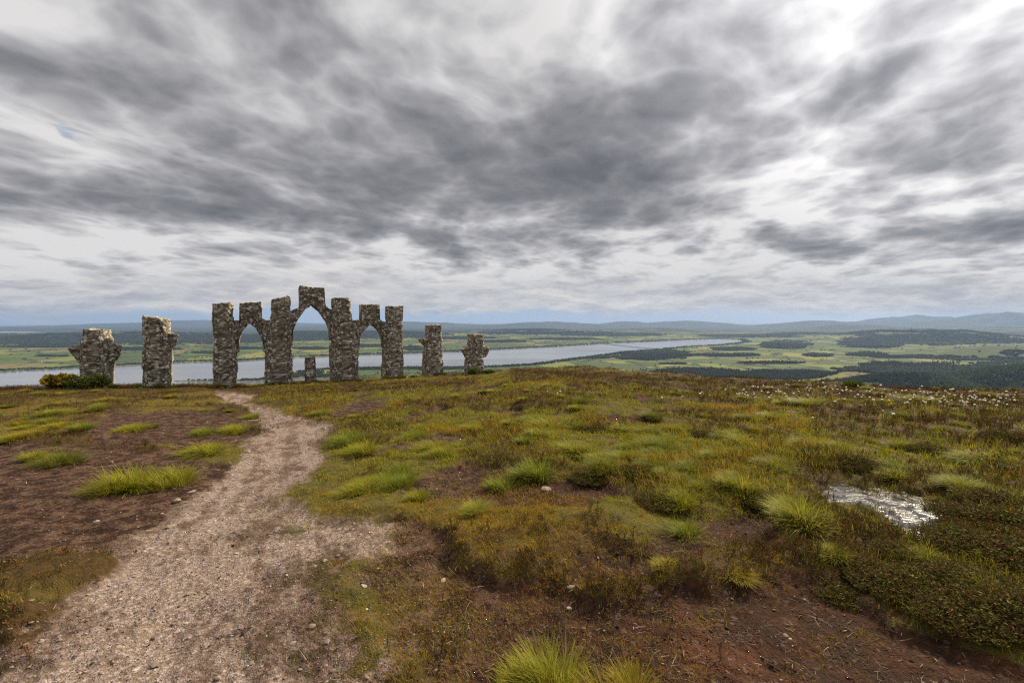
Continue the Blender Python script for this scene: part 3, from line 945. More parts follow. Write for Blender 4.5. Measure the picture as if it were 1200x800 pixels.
for i, (a, b, v, label, rows, top, dep, spr) in enumerate(PILLARS):
    s0 = mid_s(a, b, v)
    e, z0 = ruin('stone_pillar', s0, label, 'stone pillar', 'ruined pillars beside the arches')
    put('shaft', shaft_mesh('shaft', foot(rows, z0), s0, z0, dep, 500 + 23 * i, top, .45), m_stone, e)
    put('broken_springer', shaft_mesh('broken_springer', spr, s0, z0, .45, 700 + 23 * i, None, .35, (.30, .3, .10), inset=-.06), m_stone, e)
s0 = mid_s(356, 371, 440)
e, z0 = ruin('stone_stump', s0, 'low round stone stump standing under the tallest middle arch', 'stone stump')
put('shaft', shaft_mesh('shaft', foot([(446.5, 356, 371.7), (430, 356.2, 371), (419, 356, 370.5)], z0), s0, z0, .42, 900, (419, 418.2), .55), m_stone, e)

# stones fallen from the ruins
def rubble_mesh(seed):
    import bmesh
    g = np.random.default_rng(seed)
    bm = bmesh.new()
    bmesh.ops.create_cube(bm, size=1.0)
    bmesh.ops.subdivide_edges(bm, edges=bm.edges[:], cuts=3, use_grid_fill=True)
    for vt in bm.verts:
        q = np.array(vt.co); q = q / (np.abs(q) ** 5).sum() ** .2 * .5
        vt.co = q * (1, .75, .55) + g.normal(0, .022, 3)
    me = bpy.data.meshes.new('fallen_stone'); bm.to_mesh(me); bm.free()
    for nm_, vals in (('sid', np.full(len(me.vertices), g.uniform(.2, .9))), ('joint', np.ones(len(me.vertices)))):
        a = me.attributes.new(nm_, 'FLOAT', 'POINT'); a.data.foreach_set('value', vals.astype(np.float32))
    me.materials.append(m_stone)
    return me


rub = [rubble_mesh(40 + k) for k in range(5)]
g = np.random.default_rng(77)
for (ua, ub, v_) in [(92, 140, 448), (165, 207, 453), (246, 282, 450), (305, 347, 449), (384, 422, 443), (446, 474, 440), (494, 519, 439), (352, 374, 446)]:
    for k in range(4):
        u_ = g.uniform(ua - 4, ub + 4)
        s_, z_ = on_line(u_, v_)
        c_ = P_LINE + D_LINE * s_ - N_LINE * g.uniform(.85, 1.5)
        z_ = float(moor_z(np.array([c_[0]]), np.array([c_[1]]), False)[0])
        o = put('fallen_stone', rub[int(g.integers(0, 5))], None)
        d_ = g.uniform(.14, .34)
        o.location = (c_[0], c_[1], z_ + d_ * .08); o.scale = (d_, d_, d_); o.rotation_euler = (g.uniform(-.4, .4), g.uniform(-.4, .4), g.uniform(0, 6.28))
        tag(o, 'small fallen rubble stone, one of many alike at the feet of the ruins', 'fallen stone', 'fallen stones at the ruins')


# ------------------------------------------------------------------ plants of the moor
def leaf_material(name, trans=.35, rough=.6, tint=.35):
    m, t = mat_new(name)
    a = t.attr('col', 'Color')
    v = t.noise(t.n('ShaderNodeNewGeometry').outputs['Position'], 2.3, 3, .6)
    c = t.mix(t.rng(v, .3, .7, .0, tint), a, t.mix(.5, a, (.10, .075, .02)))
    p = t.n('ShaderNodeBsdfPrincipled')
    t.put(p.inputs['Base Color'], c)
    t.put(p.inputs['Roughness'], rough)
    t.put(p.inputs['Specular IOR Level'], .08)
    tr = t.n('ShaderNodeBsdfTranslucent')
    t.put(tr.inputs[0], c)
    mx = t.n('ShaderNodeMixShader')
    mx.inputs[0].default_value = trans
    t.t.links.new(p.outputs[0], mx.inputs[1]); t.t.links.new(tr.outputs[0], mx.inputs[2])
    t.t.links.new(mx.outputs[0], t.n('ShaderNodeOutputMaterial').inputs[0])
    return m


m_grass = leaf_material('grass_blades', .38)
m_heath = leaf_material('heather_leaves', .15, .8)


def blades(base, az, h, wid, lean, curl, c0, c1, seg=2):
    """grass blades; base (n,3), az direction of lean, h length, lean from upright at the foot and curl added to the tip (radians)"""
    n = len(base)
    dirx, diry = np.sin(az), np.cos(az)
    px_, py_ = np.cos(az), -np.sin(az)
    pts = [base]
    ang = lean.copy()
    p = base.copy()
    for i in range(seg + 1):
        st = h / (seg + 1)
        p = p + np.stack([dirx * np.sin(ang) * st, diry * np.sin(ang) * st, np.cos(ang) * st], 1)
        pts.append(p)
        ang = ang + curl / seg
    V = []; Cc = []
    side = np.stack([px_, py_, np.zeros(n)], 1)
    for i, q in enumerate(pts[:-1]):
        f = i / (seg + 1)
        wv_ = (wid * (1 - .55 * f) / 2)[:, None]
        V += [q - side * wv_, q + side * wv_]
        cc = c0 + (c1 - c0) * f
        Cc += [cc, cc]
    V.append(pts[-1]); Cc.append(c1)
    k = len(V)
    V = np.stack(V, 1).reshape(-1, 3); Cc = np.stack(Cc, 1).reshape(-1, 3)
    o = (np.arange(n) * k)[:, None]
    quads = np.concatenate([o + np.array([2 * i, 2 * i + 1, 2 * i + 3, 2 * i + 2]) for i in range(seg)])
    tris = o + np.array([2 * seg, 2 * seg + 1, 2 * seg + 2])
    return V, [quads, tris], Cc


def scatter(n, r0=1.2, power=0.0):
    th = rng.uniform(-59, 59, n)
    rc = np.interp(th, _tt, _RC) + 4
    r = np.exp(rng.uniform(0, 1, n) * np.log(rc / r0)) * r0
    X = np.sin(np.radians(th)) * r; Y = np.cos(np.radians(th)) * r
    return X, Y, r


def pick(n, table):
    """random colours: rows of (weight, colour)"""
    w_ = np.array([a for a, _ in table], float); cs = np.array([b for _, b in table], float)
    k = rng.choice(len(table), n, p=w_ / w_.sum())
    return cs[k] * rng.uniform(.8, 1.2, (n, 1)) * rng.uniform(.94, 1.06, (n, 3))


DENS = .25 if QUICK else 1.0

# --- short grass of the moor: one object, nobody could count it
X, Y, r = scatter(int(900000 * DENS))
C = CM(X, Y)
na = fbm(X * .8, Y * .8, 3, 61); nb_ = fbm(X * 4.5, Y * 4.5, 3, 63); nc = fbm(X * .35, Y * .35, 2, 65)
bare = np.clip(C['path'] + C['peat'], 0, 1)
dens = np.clip(.95 * C['green'] + .9 * C['orange'] * (1 - C['path']) + .40 * (1 - C['heath']), 0, 1) * sstep(-.45, .10, nb_ + .5 * na)
dens = dens * np.clip(1 - 1.02 * bare * (1 - .75 * C['orange'] * (1 - C['path'])), 0, 1) * (1 - .8 * C['pud']) * (1 - .78 * C['heath'] * (1 - .2 * C['green']))
dens = np.maximum(dens, .05 * sstep(.45, .7, nb_ + .3 * na) * (1 - C['pud']))
dens = np.maximum(dens, .95 * C['pud'] * sstep(.05, .35, fbm(X * 6, Y * 6, 2, 67)))
nm_ = fbm(X * 2.1, Y * 2.1, 4, 333)
mossy = C['moss'] * sstep(-.12, .18, nm_) * (1 - C['path']) * (1 - C['pud'])
dens = np.maximum(dens, .85 * mossy)
short = 1 - .55 * np.clip(mossy, 0, 1)
near_r = sstep(1.0, 2.2, X) * sstep(9, 6, Y)
dens = np.maximum(dens, .42 * C['heath'] * near_r * sstep(-.5, .1, nb_) * (1 - bare))
keep = rng.uniform(0, 1, len(X)) < dens
short = short[keep] * (1 - .5 * C['pud'][keep]) * (1 + .35 * (C['heath'] * near_r)[keep])
X, Y, r, na, nb_, nc = X[keep], Y[keep], r[keep], na[keep], nb_[keep], nc[keep]
C = {k: v[keep] for k, v in C.items()}
n = len(X)
Z = moor_z(X, Y)
green = pick(n, [(5, (0.201, 0.231, 0.009)), (4, (0.267, 0.255, 0.010)), (2, (0.334, 0.255, 0.013)), (2, (0.143, 0.176, 0.008)), (1.2, (0.497, 0.309, 0.028)), (.25, (0.420, 0.154, 0.013))])
oran = pick(n, [(4, (0.309, 0.194, 0.011)), (3, (0.235, 0.194, 0.009)), (3, (0.383, 0.214, 0.014)), (2, (0.295, 0.122, 0.011)), (1, (0.471, 0.310, 0.036))])
f = np.clip(.15 + .62 * C['orange'] - .30 * C['green'] + 1.0 * nc + 1.5 * na + .6 * nb_ + rng.normal(0, .15, n), 0, 1)[:, None]
col = green * (1 - f) + oran * f
h = rng.uniform(.03, .095, n) * (1 + .40 * C['green']) * (1 - .45 * C['orange']) * (1 + .5 * np.clip(na, -.6, 1)) * np.clip(1.1 - .5 * bare[keep], .4, 1) * short
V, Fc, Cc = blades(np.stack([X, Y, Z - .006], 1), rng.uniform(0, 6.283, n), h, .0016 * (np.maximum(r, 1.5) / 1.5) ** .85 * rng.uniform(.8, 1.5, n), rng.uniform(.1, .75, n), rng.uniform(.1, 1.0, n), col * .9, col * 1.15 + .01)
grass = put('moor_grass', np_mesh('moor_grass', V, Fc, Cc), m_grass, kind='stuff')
print('grass blades', n)


# --- heather and blaeberry: a low mass of sprigs
def sprig(nl, seed, height=1.0, spread=.35, leaf=.11):
    """a sprig of unit height: a few thin stems set with small leaves; returns verts, quads, tint (0 leaf .. 1 stem)"""
    g = np.random.default_rng(seed)
    V = []; Q = []; T = []
    ns = 5
    for s in range(ns):
        az = g.uniform(0, 6.28); ln = g.uniform(.1, .75); hh = g.uniform(.6, 1.0)
        prev = np.zeros(3); pts = [prev]
        ang = ln * .5
        for i in range(4):
            ang += g.uniform(-.05, .22)
            prev = prev + np.array([math.sin(az) * math.sin(ang), math.cos(az) * math.sin(ang), math.cos(ang)]) * hh / 4
            pts.append(prev)
        pts = np.array(pts)
        for i in range(4):
            b = len(V); sd_ = np.array([math.cos(az), -math.sin(az), 0]) * .012
            V += [pts[i] - sd_, pts[i] + sd_, pts[i + 1] + sd_ * .7, pts[i + 1] - sd_ * .7]
            Q.append([b, b + 1, b + 2, b + 3]); T += [1.0] * 4
        for k in range(nl // ns):
            u_ = g.uniform(.25, 1.0) ** .8 * 4
            i = min(int(u_), 3); p = pts[i] + (pts[i + 1] - pts[i]) * (u_ - i)
            d = g.normal(0, 1, 3); d[2] = abs(d[2]) * .8 + .2; d /= np.linalg.norm(d)
            e = np.cross(d, g.normal(0, 1, 3)); e /= np.linalg.norm(e) + 1e-9
            L = leaf * g.uniform(.7, 1.4); W = L * .42
            b = len(V)
            V += [p, p + d * L * .5 + e * W * .5, p + d * L, p + d * L * .5 - e * W * .5]
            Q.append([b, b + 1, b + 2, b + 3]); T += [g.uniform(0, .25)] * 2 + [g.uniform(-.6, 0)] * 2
    return np.array(V) * height, np.array(Q), np.array(T)


def batch(protos, which, pos, rot, scale, col, stem_col=(.055, .036, .022)):
    Vs, Qs, Cs = [], [], []
    off = 0
    for k, (pv_, pq, pt) in enumerate(protos):
        i = np.where(which == k)[0]
        if not len(i):
            continue
        c, s = np.cos(rot[i])[:, None], np.sin(rot[i])[:, None]
        x = pv_[None, :, 0] * c - pv_[None, :, 1] * s; y = pv_[None, :, 0] * s + pv_[None, :, 1] * c
        z = np.repeat(pv_[None, :, 2], len(i), 0)
        V = np.stack([x, y, z], -1) * scale[i][:, None, None] + pos[i][:, None, :]
        tt_ = np.broadcast_to(pt[None, :, None], (len(i), len(pt), 1))
        cc = col[i][:, None, :]
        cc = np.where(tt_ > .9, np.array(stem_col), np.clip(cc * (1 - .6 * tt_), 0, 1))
        q = pq[None] + (np.arange(len(i)) * len(pv_))[:, None, None] + off
        off += len(i) * len(pv_)
        Vs.append(V.reshape(-1, 3)); Qs.append(q.reshape(-1, 4)); Cs.append(cc.reshape(-1, 3))
    return np.concatenate(Vs), np.concatenate(Qs), np.concatenate(Cs)


HEATHER_COLS = [(5, (0.079, 0.065, 0.012)), (6, (0.126, 0.065, 0.014)), (5, (0.180, 0.075, 0.022)), (5, (0.126, 0.130, 0.016)), (1.5, (0.228, 0.094, 0.036)), (1, (0.204, 0.169, 0.030)), (3, (0.050, 0.045, 0.012))]
sprigs = [sprig(40, 900 + k) for k in range(6)]
X, Y, r = scatter(int(80000 * DENS), 1.4)
# the brow of the hill is seen edge on: many more sprigs there
_n = int(26000 * DENS)
_t = rng.uniform(-54, 54, _n); _r = np.interp(_t, _tt, _RC) * rng.uniform(.55, 1.12, _n)
X = np.concatenate([X, np.sin(np.radians(_t)) * _r]); Y = np.concatenate([Y, np.cos(np.radians(_t)) * _r]); r = np.hypot(X, Y)
C = CM(X, Y)
nb_ = fbm(X * 2.2, Y * 2.2, 3, 71)
bare = np.clip(C['path'] + C['peat'], 0, 1)
dens = np.clip(C['heath'] * 1.1 - 1.1 * bare, 0, 1) * sstep(-.5, .1, nb_) * (1 - C['pud']) * (1 - .55 * C['moss']) + .05 * sstep(.2, .6, nb_) * (1 - C['path'])
keep = rng.uniform(0, 1, len(X)) < dens
X, Y, r, nb_ = X[keep], Y[keep], r[keep], nb_[keep]
n = len(X)
Z = moor_z(X, Y)
col = pick(n, HEATHER_COLS)
col = col * (1 + .5 * np.clip(fbm(X * .7, Y * .7, 2, 73), -.7, 1))[:, None]
sc = rng.uniform(.045, .105, n) * (1 + .5 * np.clip(nb_, -.6, 1))
sc = sc * (1 + .55 * sstep(4, 11, r))
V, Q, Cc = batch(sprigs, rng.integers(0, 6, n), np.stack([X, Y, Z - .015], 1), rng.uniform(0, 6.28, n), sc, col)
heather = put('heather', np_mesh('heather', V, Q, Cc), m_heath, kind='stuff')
print('heather sprigs', n)


# --- tussocks of moor grass and rush: each one a thing, its green and its dead blades apart
def tussock_meshes(nb, rad, hgt, cols, seed, dead=.16, upright=0.0, wid=.0045):
    global rng
    keep_rng = rng
    rng = np.random.default_rng(seed)
    nk = int(rng.integers(4, 8))
    aa = rng.uniform(0, 6.28, nk); rr_ = rng.uniform(0, .75, nk)
    crowns = np.stack([np.sin(aa) * rr_, np.cos(aa) * rr_, rng.uniform(.25, .5, nk), aa, rng.uniform(.6, 1.1, nk) * (1 - .3 * rr_), rng.uniform(.5, 1.3, nk)], 1)
    wa_ = rng.uniform(-.6, .6) - 1.2; wind = (math.sin(wa_), math.cos(wa_))
    out = []
    for name, n, table, hk in (('green_blades', nb, cols, 1.0), ('dead_blades', int(nb * dead * 1.5), [(2, (.34, .24, .09)), (2, (.28, .16, .05)), (1, (.42, .34, .17))], .72)):
        # a tussock is several crowns grown together, each leaning its own way, combed over by the wind
        k = rng.choice(nk, n, p=crowns[:, 5] / crowns[:, 5].sum())
        ck = crowns[k]
        a = rng.uniform(0, 6.283, n)
        q = np.sqrt(rng.uniform(0, 1, n))
        bx = ck[:, 0] * rad + np.sin(a) * q * rad * ck[:, 2]
        by = ck[:, 1] * rad + np.cos(a) * q * rad * ck[:, 2]
        base = np.stack([bx, by, np.full(n, -.03)], 1)
        vx = np.sin(a) * q + bx / rad * .5 + .40 * wind[0] + rng.normal(0, .28, n)
        vy = np.cos(a) * q + by / rad * .5 + .40 * wind[1] + rng.normal(0, .28, n)
        az = np.arctan2(vx, vy)
        lean = np.clip(.10 + np.hypot(vx, vy) * (.62 - upright) + rng.normal(0, .16, n), .02, 1.35)
        L = hgt * rng.uniform(.45, 1.2, n) * ck[:, 4] * hk * np.where(rng.uniform(0, 1, n) < .06, 1.35, 1.0)
        c = pick(n, table)
        V, Fc, Cc = blades(base, az, L, wid * rng.uniform(.7, 1.3, n), lean, rng.uniform(.2, 1.15 - upright * .6, n), c * .85, c * 1.18 + .012, 3)
        out.append(np_mesh(name, V, Fc, Cc))
    rng = keep_rng
    return out


YG = [(4, (0.269, 0.264, 0.010)), (3, (0.207, 0.236, 0.009)), (2, (0.358, 0.295, 0.015)), (1, (0.153, 0.189, 0.008))]
GR = [(4, (0.161, 0.205, 0.010)), (3, (0.207, 0.236, 0.012)), (2, (0.116, 0.160, 0.009)), (1, (0.305, 0.274, 0.018))]
PALE = [(4, (0.278, 0.290, 0.025)), (3, (0.333, 0.311, 0.030)), (2, (0.207, 0.236, 0.018)), (1, (0.430, 0.365, 0.042))]
DK = [(4, (0.108, 0.130, 0.006)), (3, (0.153, 0.166, 0.009)), (2, (0.196, 0.198, 0.012)), (1, (0.090, 0.106, 0.006))]
OR = [(4, (0.323, 0.245, 0.012)), (3, (0.253, 0.230, 0.012)), (2, (0.384, 0.230, 0.014)), (1, (0.199, 0.207, 0.012))]
KINDS = {'yg': YG, 'gr': GR, 'pale': PALE, 'dk': DK, 'or': OR}
variants = {}
for kk, tb in KINDS.items():
    variants[kk] = [tussock_meshes(int(1300 * max(DENS, .5)), .5, .62, tb, 40 + 7 * j + len(kk) * 101, upright=.10 * j, wid=.0085) for j in range(3)]


def tussock(u, v, w_px, h_px, kind, label, group=None, meshes=None, upright=None):
    x, y, z = place(u, v)
    wm = w_px * y / F; hm = h_px * y / F
    e = bpy.data.objects.new('grass_tussock', None)
    COL.objects.link(e)
    e.location = (x, y, z)
    e.rotation_euler = (0, 0, rng.uniform(-.9, .9))
    tag(e, label, 'grass tussock', group)
    if meshes is None:
        meshes = variants[kind][int(rng.integers(0, 3))]
        for me in meshes:
            o = put(me.name.split('.')[0], me, m_grass, e)
            o.scale = (wm / 1.05, wm / 1.05, hm / .58)
    else:
        for me in meshes:
            put(me.name.split('.')[0], me, m_grass, e)
    return e


# the ones close by get blades of their own; sizes in metres come from their width in the photograph
def big_tussock(u, v, w_px, h_px, kind, label, nb, upright=.15, dead=.16, group=None):
    x, y, z = place(u, v)
    wm = w_px * y / F; hm = h_px * y / F * .86
    ms = tussock_meshes(int(nb * max(DENS, .5)), wm * .42, hm * 1.12, KINDS[kind], int(u * 7 + v), dead, upright, max(.003, .0017 * y ** .8))
    return tussock(u, v, w_px, h_px, kind, label, group, ms)


big_tussock(648, 808, 90, 70, 'pale', 'tall upright bluish green tuft at the bottom edge of the photo', 1500, .42, .10)
big_tussock(722, 808, 130, 54, 'or', 'broad yellow-brown grass clump beside the tall upright bluish tuft', 2000, .15, .45)
big_tussock(612, 800, 60, 40, 'yg', 'low yellow-green tuft left of the tall upright bluish tuft', 700)
big_tussock(152, 572, 82, 36, 'yg', 'bright yellow-green tussock left of the path, on bare dark peat', 1500, .1)
big_tussock(203, 570, 70, 36, 'yg', 'darker right half of the large double tussock beside the path', 1100, .1)
big_tussock(868, 576, 62, 34, 'pale', 'pale spiky tussock up left of the puddle, behind the rounder one', 1100, .25)
big_tussock(936, 612, 72, 36, 'pale', 'large pale rounded tussock at the left edge of the puddle', 1500, .15)
big_tussock(802, 628, 52, 25, 'gr', 'low green tussock on the wet ground left of the puddle', 700)
big_tussock(624, 562, 62, 32, 'gr', 'dark green tussock at the edge of the bare peat in the middle', 900)
big_tussock(588, 573, 42, 24, 'gr', 'small green tussock leaning on a larger one by the middle peat', 600)
big_tussock(940, 800, 40, 22, 'or', 'low brownish tuft on the red peat at the bottom edge', 500)
big_tussock(1005, 752, 60, 18, 'or', 'flat yellowish tuft spreading over the red peat slope', 500)
HAND = [
    (70, 543, 54, 24, 'dk', 'dark green tussock on the bare peat near the left edge'),
    (34, 541, 40, 21, 'yg', 'yellowish tussock joined to a dark one near the left edge'),
    (146, 506, 44, 14, 'yg', 'small bright tussock between the squat pillar and the large double tussock'),
    (173, 501, 20, 9, 'dk', 'tiny dark tussock right of a brighter one, below the tall pillar'),
    (110, 481, 34, 10, 'dk', 'dark low tussock below the squat pillar'),
    (240, 531, 58, 16, 'yg', 'low tussock at the left rim of the path, above the large double tussock'),
    (234, 510, 36, 14, 'gr', 'green tussock left of the path among brown grass'),
    (272, 507, 44, 15, 'yg', 'light tussock hanging over the left rim of the path'),
    (291, 491, 24, 12, 'gr', 'small tussock where the path narrows below the arches'),
    (408, 520, 52, 22, 'gr', 'rear tussock of the pair right of the path'),
    (430, 533, 58, 22, 'yg', 'bright front tussock of the pair right of the path'),
    (506, 527, 50, 15, 'yg', 'light flat tussock alone in brown grass right of the pair by the path'),
    (484, 514, 38, 14, 'gr', 'green tussock behind a light flat one in the brown grass'),
    (415, 575, 58, 16, 'yg', 'tussock crowning the brown island of turf at the path edge'),
    (468, 568, 42, 23, 'gr', 'green tussock between the turf island and the dark peat'),
    (489, 588, 40, 21, 'yg', 'yellowish tussock in front of the green one beside the turf island'),
    (640, 501, 56, 18, 'pale', 'pale soft tussock in the dense grass of the middle'),
    (672, 530, 56, 24, 'pale', 'pale tussock in the dense grass, nearer than its neighbours'),
    (700, 552, 48, 24, 'dk', 'dark tussock beside the heather right of the middle peat'),
    (764, 490, 34, 14, 'dk', 'dark round tussock before the far brow of heather'),
    (770, 524, 54, 20, 'gr', 'broad green tussock in the heather left of the pale spiky one'),
    (866, 518, 46, 14, 'pale', 'pale flat tussock in brown heather beyond the spiky one'),
    (900, 490, 36, 13, 'yg', 'bright tussock just below the cotton grass'),
    (812, 555, 60, 22, 'gr', 'wide tussock left of the pale spiky one'),
    (680, 470, 26, 9, 'dk', 'small tussock near the brow, right of the last pillar'),
    (618, 495, 48, 14, 'gr', 'green tussock left of the pale soft one in the dense grass'),
    (945, 476, 56, 15, 'yg', 'broad bright tussock among the cotton grass'),
    (1075, 470, 44, 9, 'yg', 'flat bright tussock at the brow right of the cotton grass'),
    (1050, 563, 52, 18, 'yg', 'yellow-green tussock above the puddle'),
    (1130, 572, 60, 18, 'gr', 'tussock in the heather above right of the puddle'),
    (780, 668, 40, 12, 'or', 'brownish tussock at the lip of the red peat slope'),
    (860, 676, 56, 13, 'or', 'wide brownish tussock at the top of the red peat slope'),
    (1090, 660, 50, 22, 'yg', 'tussock in the heather below the puddle'),
    (985, 655, 52, 20, 'yg', 'yellow-green tussock below the left end of the puddle'),
    (730, 505, 44, 14, 'pale', 'pale tussock before the dark round one in the dense grass'),
    (560, 505, 42, 13, 'yg', 'light tussock in the grass below the slender pillar'),
    (1165, 700, 60, 30, 'yg', 'tall thin tussock in the dark heather near the right edge'),
    (1150, 540, 56, 14, 'yg', 'flat tussock near the right edge in brown grass'),
    (375, 487, 30, 10, 'gr', 'small tussock at the path edge below the middle arch'),
    (60, 486, 50, 10, 'yg', 'flat bright tussock in brown grass left of the path'),
]
for (u, v, wp, hp, kd, lb) in HAND:
    tussock(u, v, wp * .88, hp * .78, kd, lb)
# the crowd of smaller ones
cnt = 0
while cnt < 125:
    u, v = rng.uniform(310, 1210), 452 + 150 * rng.uniform(0, 1) ** 1.5
    x, y, z = place(u, v)
    c1 = CM(np.array([x]), np.array([y]))
    if y > 40 or c1['path'][0] > .1 or c1['peat'][0] > .3 or c1['pud'][0] > .05 or fbm(np.array([x * .8]), np.array([y * .8]), 3, 61)[0] < -.25 + .5 * rng.uniform(-1, 1):
        continue
    d = rng.uniform(.22, .46)
    kd = ['yg', 'gr', 'pale', 'or', 'dk'][int(rng.choice(5, p=[.40, .34, .10, .06, .10]))]
    tussock(u, v, d * F / y, d * .36 * F / y, kd, 'small low tussock among many alike in the grass and heather right of the path', 'small tussocks in the grass and heather')
    cnt += 1
cnt = 0
while cnt < 26:
    u, v = rng.uniform(0, 290), rng.uniform(457, 520)
    x, y, z = place(u, v)
    c1 = CM(np.array([x]), np.array([y]))
    if c1['path'][0] > .1 or c1['peat'][0] > .4:
        continue
    d = rng.uniform(.3, .6)
    tussock(u, v, d * F / y, d * .32 * F / y, ['yg', 'or', 'gr', 'dk'][int(rng.integers(0, 4))], 'small low tussock among many alike in the brown grass left of the path', 'small tussocks left of the path')
    cnt += 1

# long grass round the feet of the ruins
for (ua, ub, v_) in [(92, 140, 449), (165, 207, 454), (246, 282, 451), (305, 347, 450), (384, 422, 444), (446, 474, 441), (494, 519, 440), (543, 568, 438), (352, 374, 447)]:
    for k_ in range(4):
        u = ua + (ub - ua) * (k_ + rng.uniform(0, 1)) / 4
        s_, z_ = on_line(u, v_)
        c_ = P_LINE + D_LINE * s_ - N_LINE * rng.uniform(.9, 1.2)
        z_ = float(moor_z(np.array([c_[0]]), np.array([c_[1]]), False)[0])
        e = bpy.data.objects.new('grass_tussock', None); COL.objects.link(e)
        e.location = (c_[0], c_[1], z_); e.rotation_euler = (0, 0, rng.uniform(-.9, .9))
        tag(e, 'long grass tuft, one of many alike round the feet of the ruined towers and pillars', 'grass tussock', 'grass tufts at the ruins')
        w__ = rng.uniform(.5, .9)
        for me in variants[['yg', 'dk', 'or', 'gr'][int(rng.integers(0, 4))]][int(rng.integers(0, 3))]:
            o = put(me.name.split('.')[0], me, m_grass, e); o.scale = (w__, w__, rng.uniform(.4, .7))

# --- heather bushes that stand out of the mass
hb_var = []
for j in range(4):
    g = np.random.default_rng(60 + j)
    n = 260
    a = g.uniform(0, 6.28, n); q = np.sqrt(g.uniform(0, 1, n)) * .5
    pos_ = np.stack([np.cos(a) * q, np.sin(a) * q, .12 * np.sqrt(np.maximum(.3 - q * q, 0)) - .06 + 0 * q], 1)
    rng_keep = rng; rng = g
    cc = pick(n, [(4, (.085, .082, .014)), (3, (.11, .070, .018)), (1.5, (.15, .068, .024)), (4, (.13, .128, .020))])
    rng = rng_keep
    V, Q, Cc = batch(sprigs, g.integers(0, 6, n), pos_, g.uniform(0, 6.28, n), g.uniform(.24, .42, n) * (1.15 - q), cc)
    hb_var.append(np_mesh('heather_bush', V, Q, Cc))
HB = [(1130, 640, .50), (1175, 615, .55), (1195, 660, .6), (1085, 690, .42), (1140, 690, .45), (1040, 690, .36), (1190, 730, .5), (1120, 725, .38), (1165, 590, .5), (1120, 605, .4), (985, 700, .30), (1010, 668, .3), (1060, 650, .3), (690, 562, .4), (745, 556, .42), (890, 590, .4), (770, 590, .36), (1000, 545, .5), (960, 535, .45), (1090, 530, .5), (1180, 515, .6), (830, 512, .5), (700, 505, .4)]
for i, (u, v, s) in enumerate(HB):
    x, y, z = place(u, v)
    o = put('heather_bush', hb_var[i % 4], m_heath)
    o.location = (x, y, z); o.scale = (s * 1.15, s * 1.15, s * .62); o.rotation_euler = (0, 0, i * 1.3)
    tag(o, 'low dark brown-green heather bush, one of many alike right of the peat and the path', 'heather bush', 'heather bushes')


# ------------------------------------------------------------------ gorse and small shrubs at the foot of the ruins
def shrub(name, u, v, w_px, h_px, label, category, cols, seed, n=5200, flowers=0, lobes=5):
    global rng
    x, y, z = place(u, v)
    W = w_px * y / F / 2; H = h_px * y / F
    e = bpy.data.objects.new(name, None)
    COL.objects.link(e)
    e.location = (x, y, z - .02)
    tag(e, label, category)
    keep_rng = rng
    rng = np.random.default_rng(seed)
    lob = [(rng.uniform(-.8, .8) * W, rng.uniform(-.5, .5) * W, rng.uniform(.12, .62) * H, rng.uniform(.18, .45) * W, rng.uniform(.22, .40) * H) for _ in range(lobes)]
    def pts(n):
        k = rng.integers(0, lobes, n)
        L = np.array(lob)[k]
        d = rng.normal(0, 1, (n, 3)); d /= np.linalg.norm(d, axis=1, keepdims=True)
        rr = rng.uniform(.45, 1.08, n)[:, None]
        P = L[:, :3] + d * rr * np.stack([L[:, 3], L[:, 3], L[:, 4]], 1)
        P[:, 2] = np.maximum(P[:, 2], .02)
        return P, d
    def leaves(nm, n, ln, wd, table, top=False):
        P, d = pts(n)
        if top:
            m_ = P[:, 2] > .42 * H
            P, d = P[m_], d[m_]
            P = P + d * .09
        n = len(P)
        dirs = d + rng.normal(0, .55, (n, 3)); dirs[:, 2] += .35; dirs /= np.linalg.norm(dirs, axis=1, keepdims=True)
        sd_ = np.cross(dirs, rng.normal(0, 1, (n, 3))); sd_ /= np.linalg.norm(sd_, axis=1, keepdims=True) + 1e-9
        L = (ln * rng.uniform(.6, 1.4, n))[:, None]; Wd = (wd * rng.uniform(.7, 1.3, n))[:, None]
        V = np.stack([P, P + dirs * L * .5 + sd_ * Wd, P + dirs * L, P + dirs * L * .5 - sd_ * Wd], 1).reshape(-1, 3)
        q = (np.arange(n) * 4)[:, None] + np.array([0, 1, 2, 3])
        c = np.repeat(pick(n, table), 4, 0)
        put(nm, np_mesh(nm, V, q, c), m_heath, e)
    leaves('foliage', n, .19, .022, cols)
    if flowers:
        leaves('blossoms', flowers, .12, .055, [(3, (.72, .48, .03)), (2, (.78, .56, .06)), (1, (.60, .34, .02))], True)
    # stems
    V = []; Q = []
    for (lx, ly, lz, lw, lh) in lob:
        for j in range(3):
            tx_, ty_ = lx + rng.uniform(-.4, .4) * lw, ly + rng.uniform(-.4, .4) * lw
            b = len(V)
            for (cx0, cy0, cz0, rr) in ((tx_ * .25, ty_ * .25, -.05, .022), (tx_ * .7, ty_ * .7, lz * .5, .016), (tx_, ty_, lz, .009)):
                for a in range(5):
                    V.append((cx0 + rr * math.cos(a * 1.2566), cy0 + rr * math.sin(a * 1.2566), cz0))
            for lv in range(2):
                for a in range(5):
                    Q.append([b + lv * 5 + a, b + lv * 5 + (a + 1) % 5, b + lv * 5 + 5 + (a + 1) % 5, b + lv * 5 + 5 + a])
    put('stems', np_mesh('stems', np.array(V), np.array(Q), np.tile((.07, .05, .035), (len(V), 1))), m_heath, e)
    rng = keep_rng
    return e


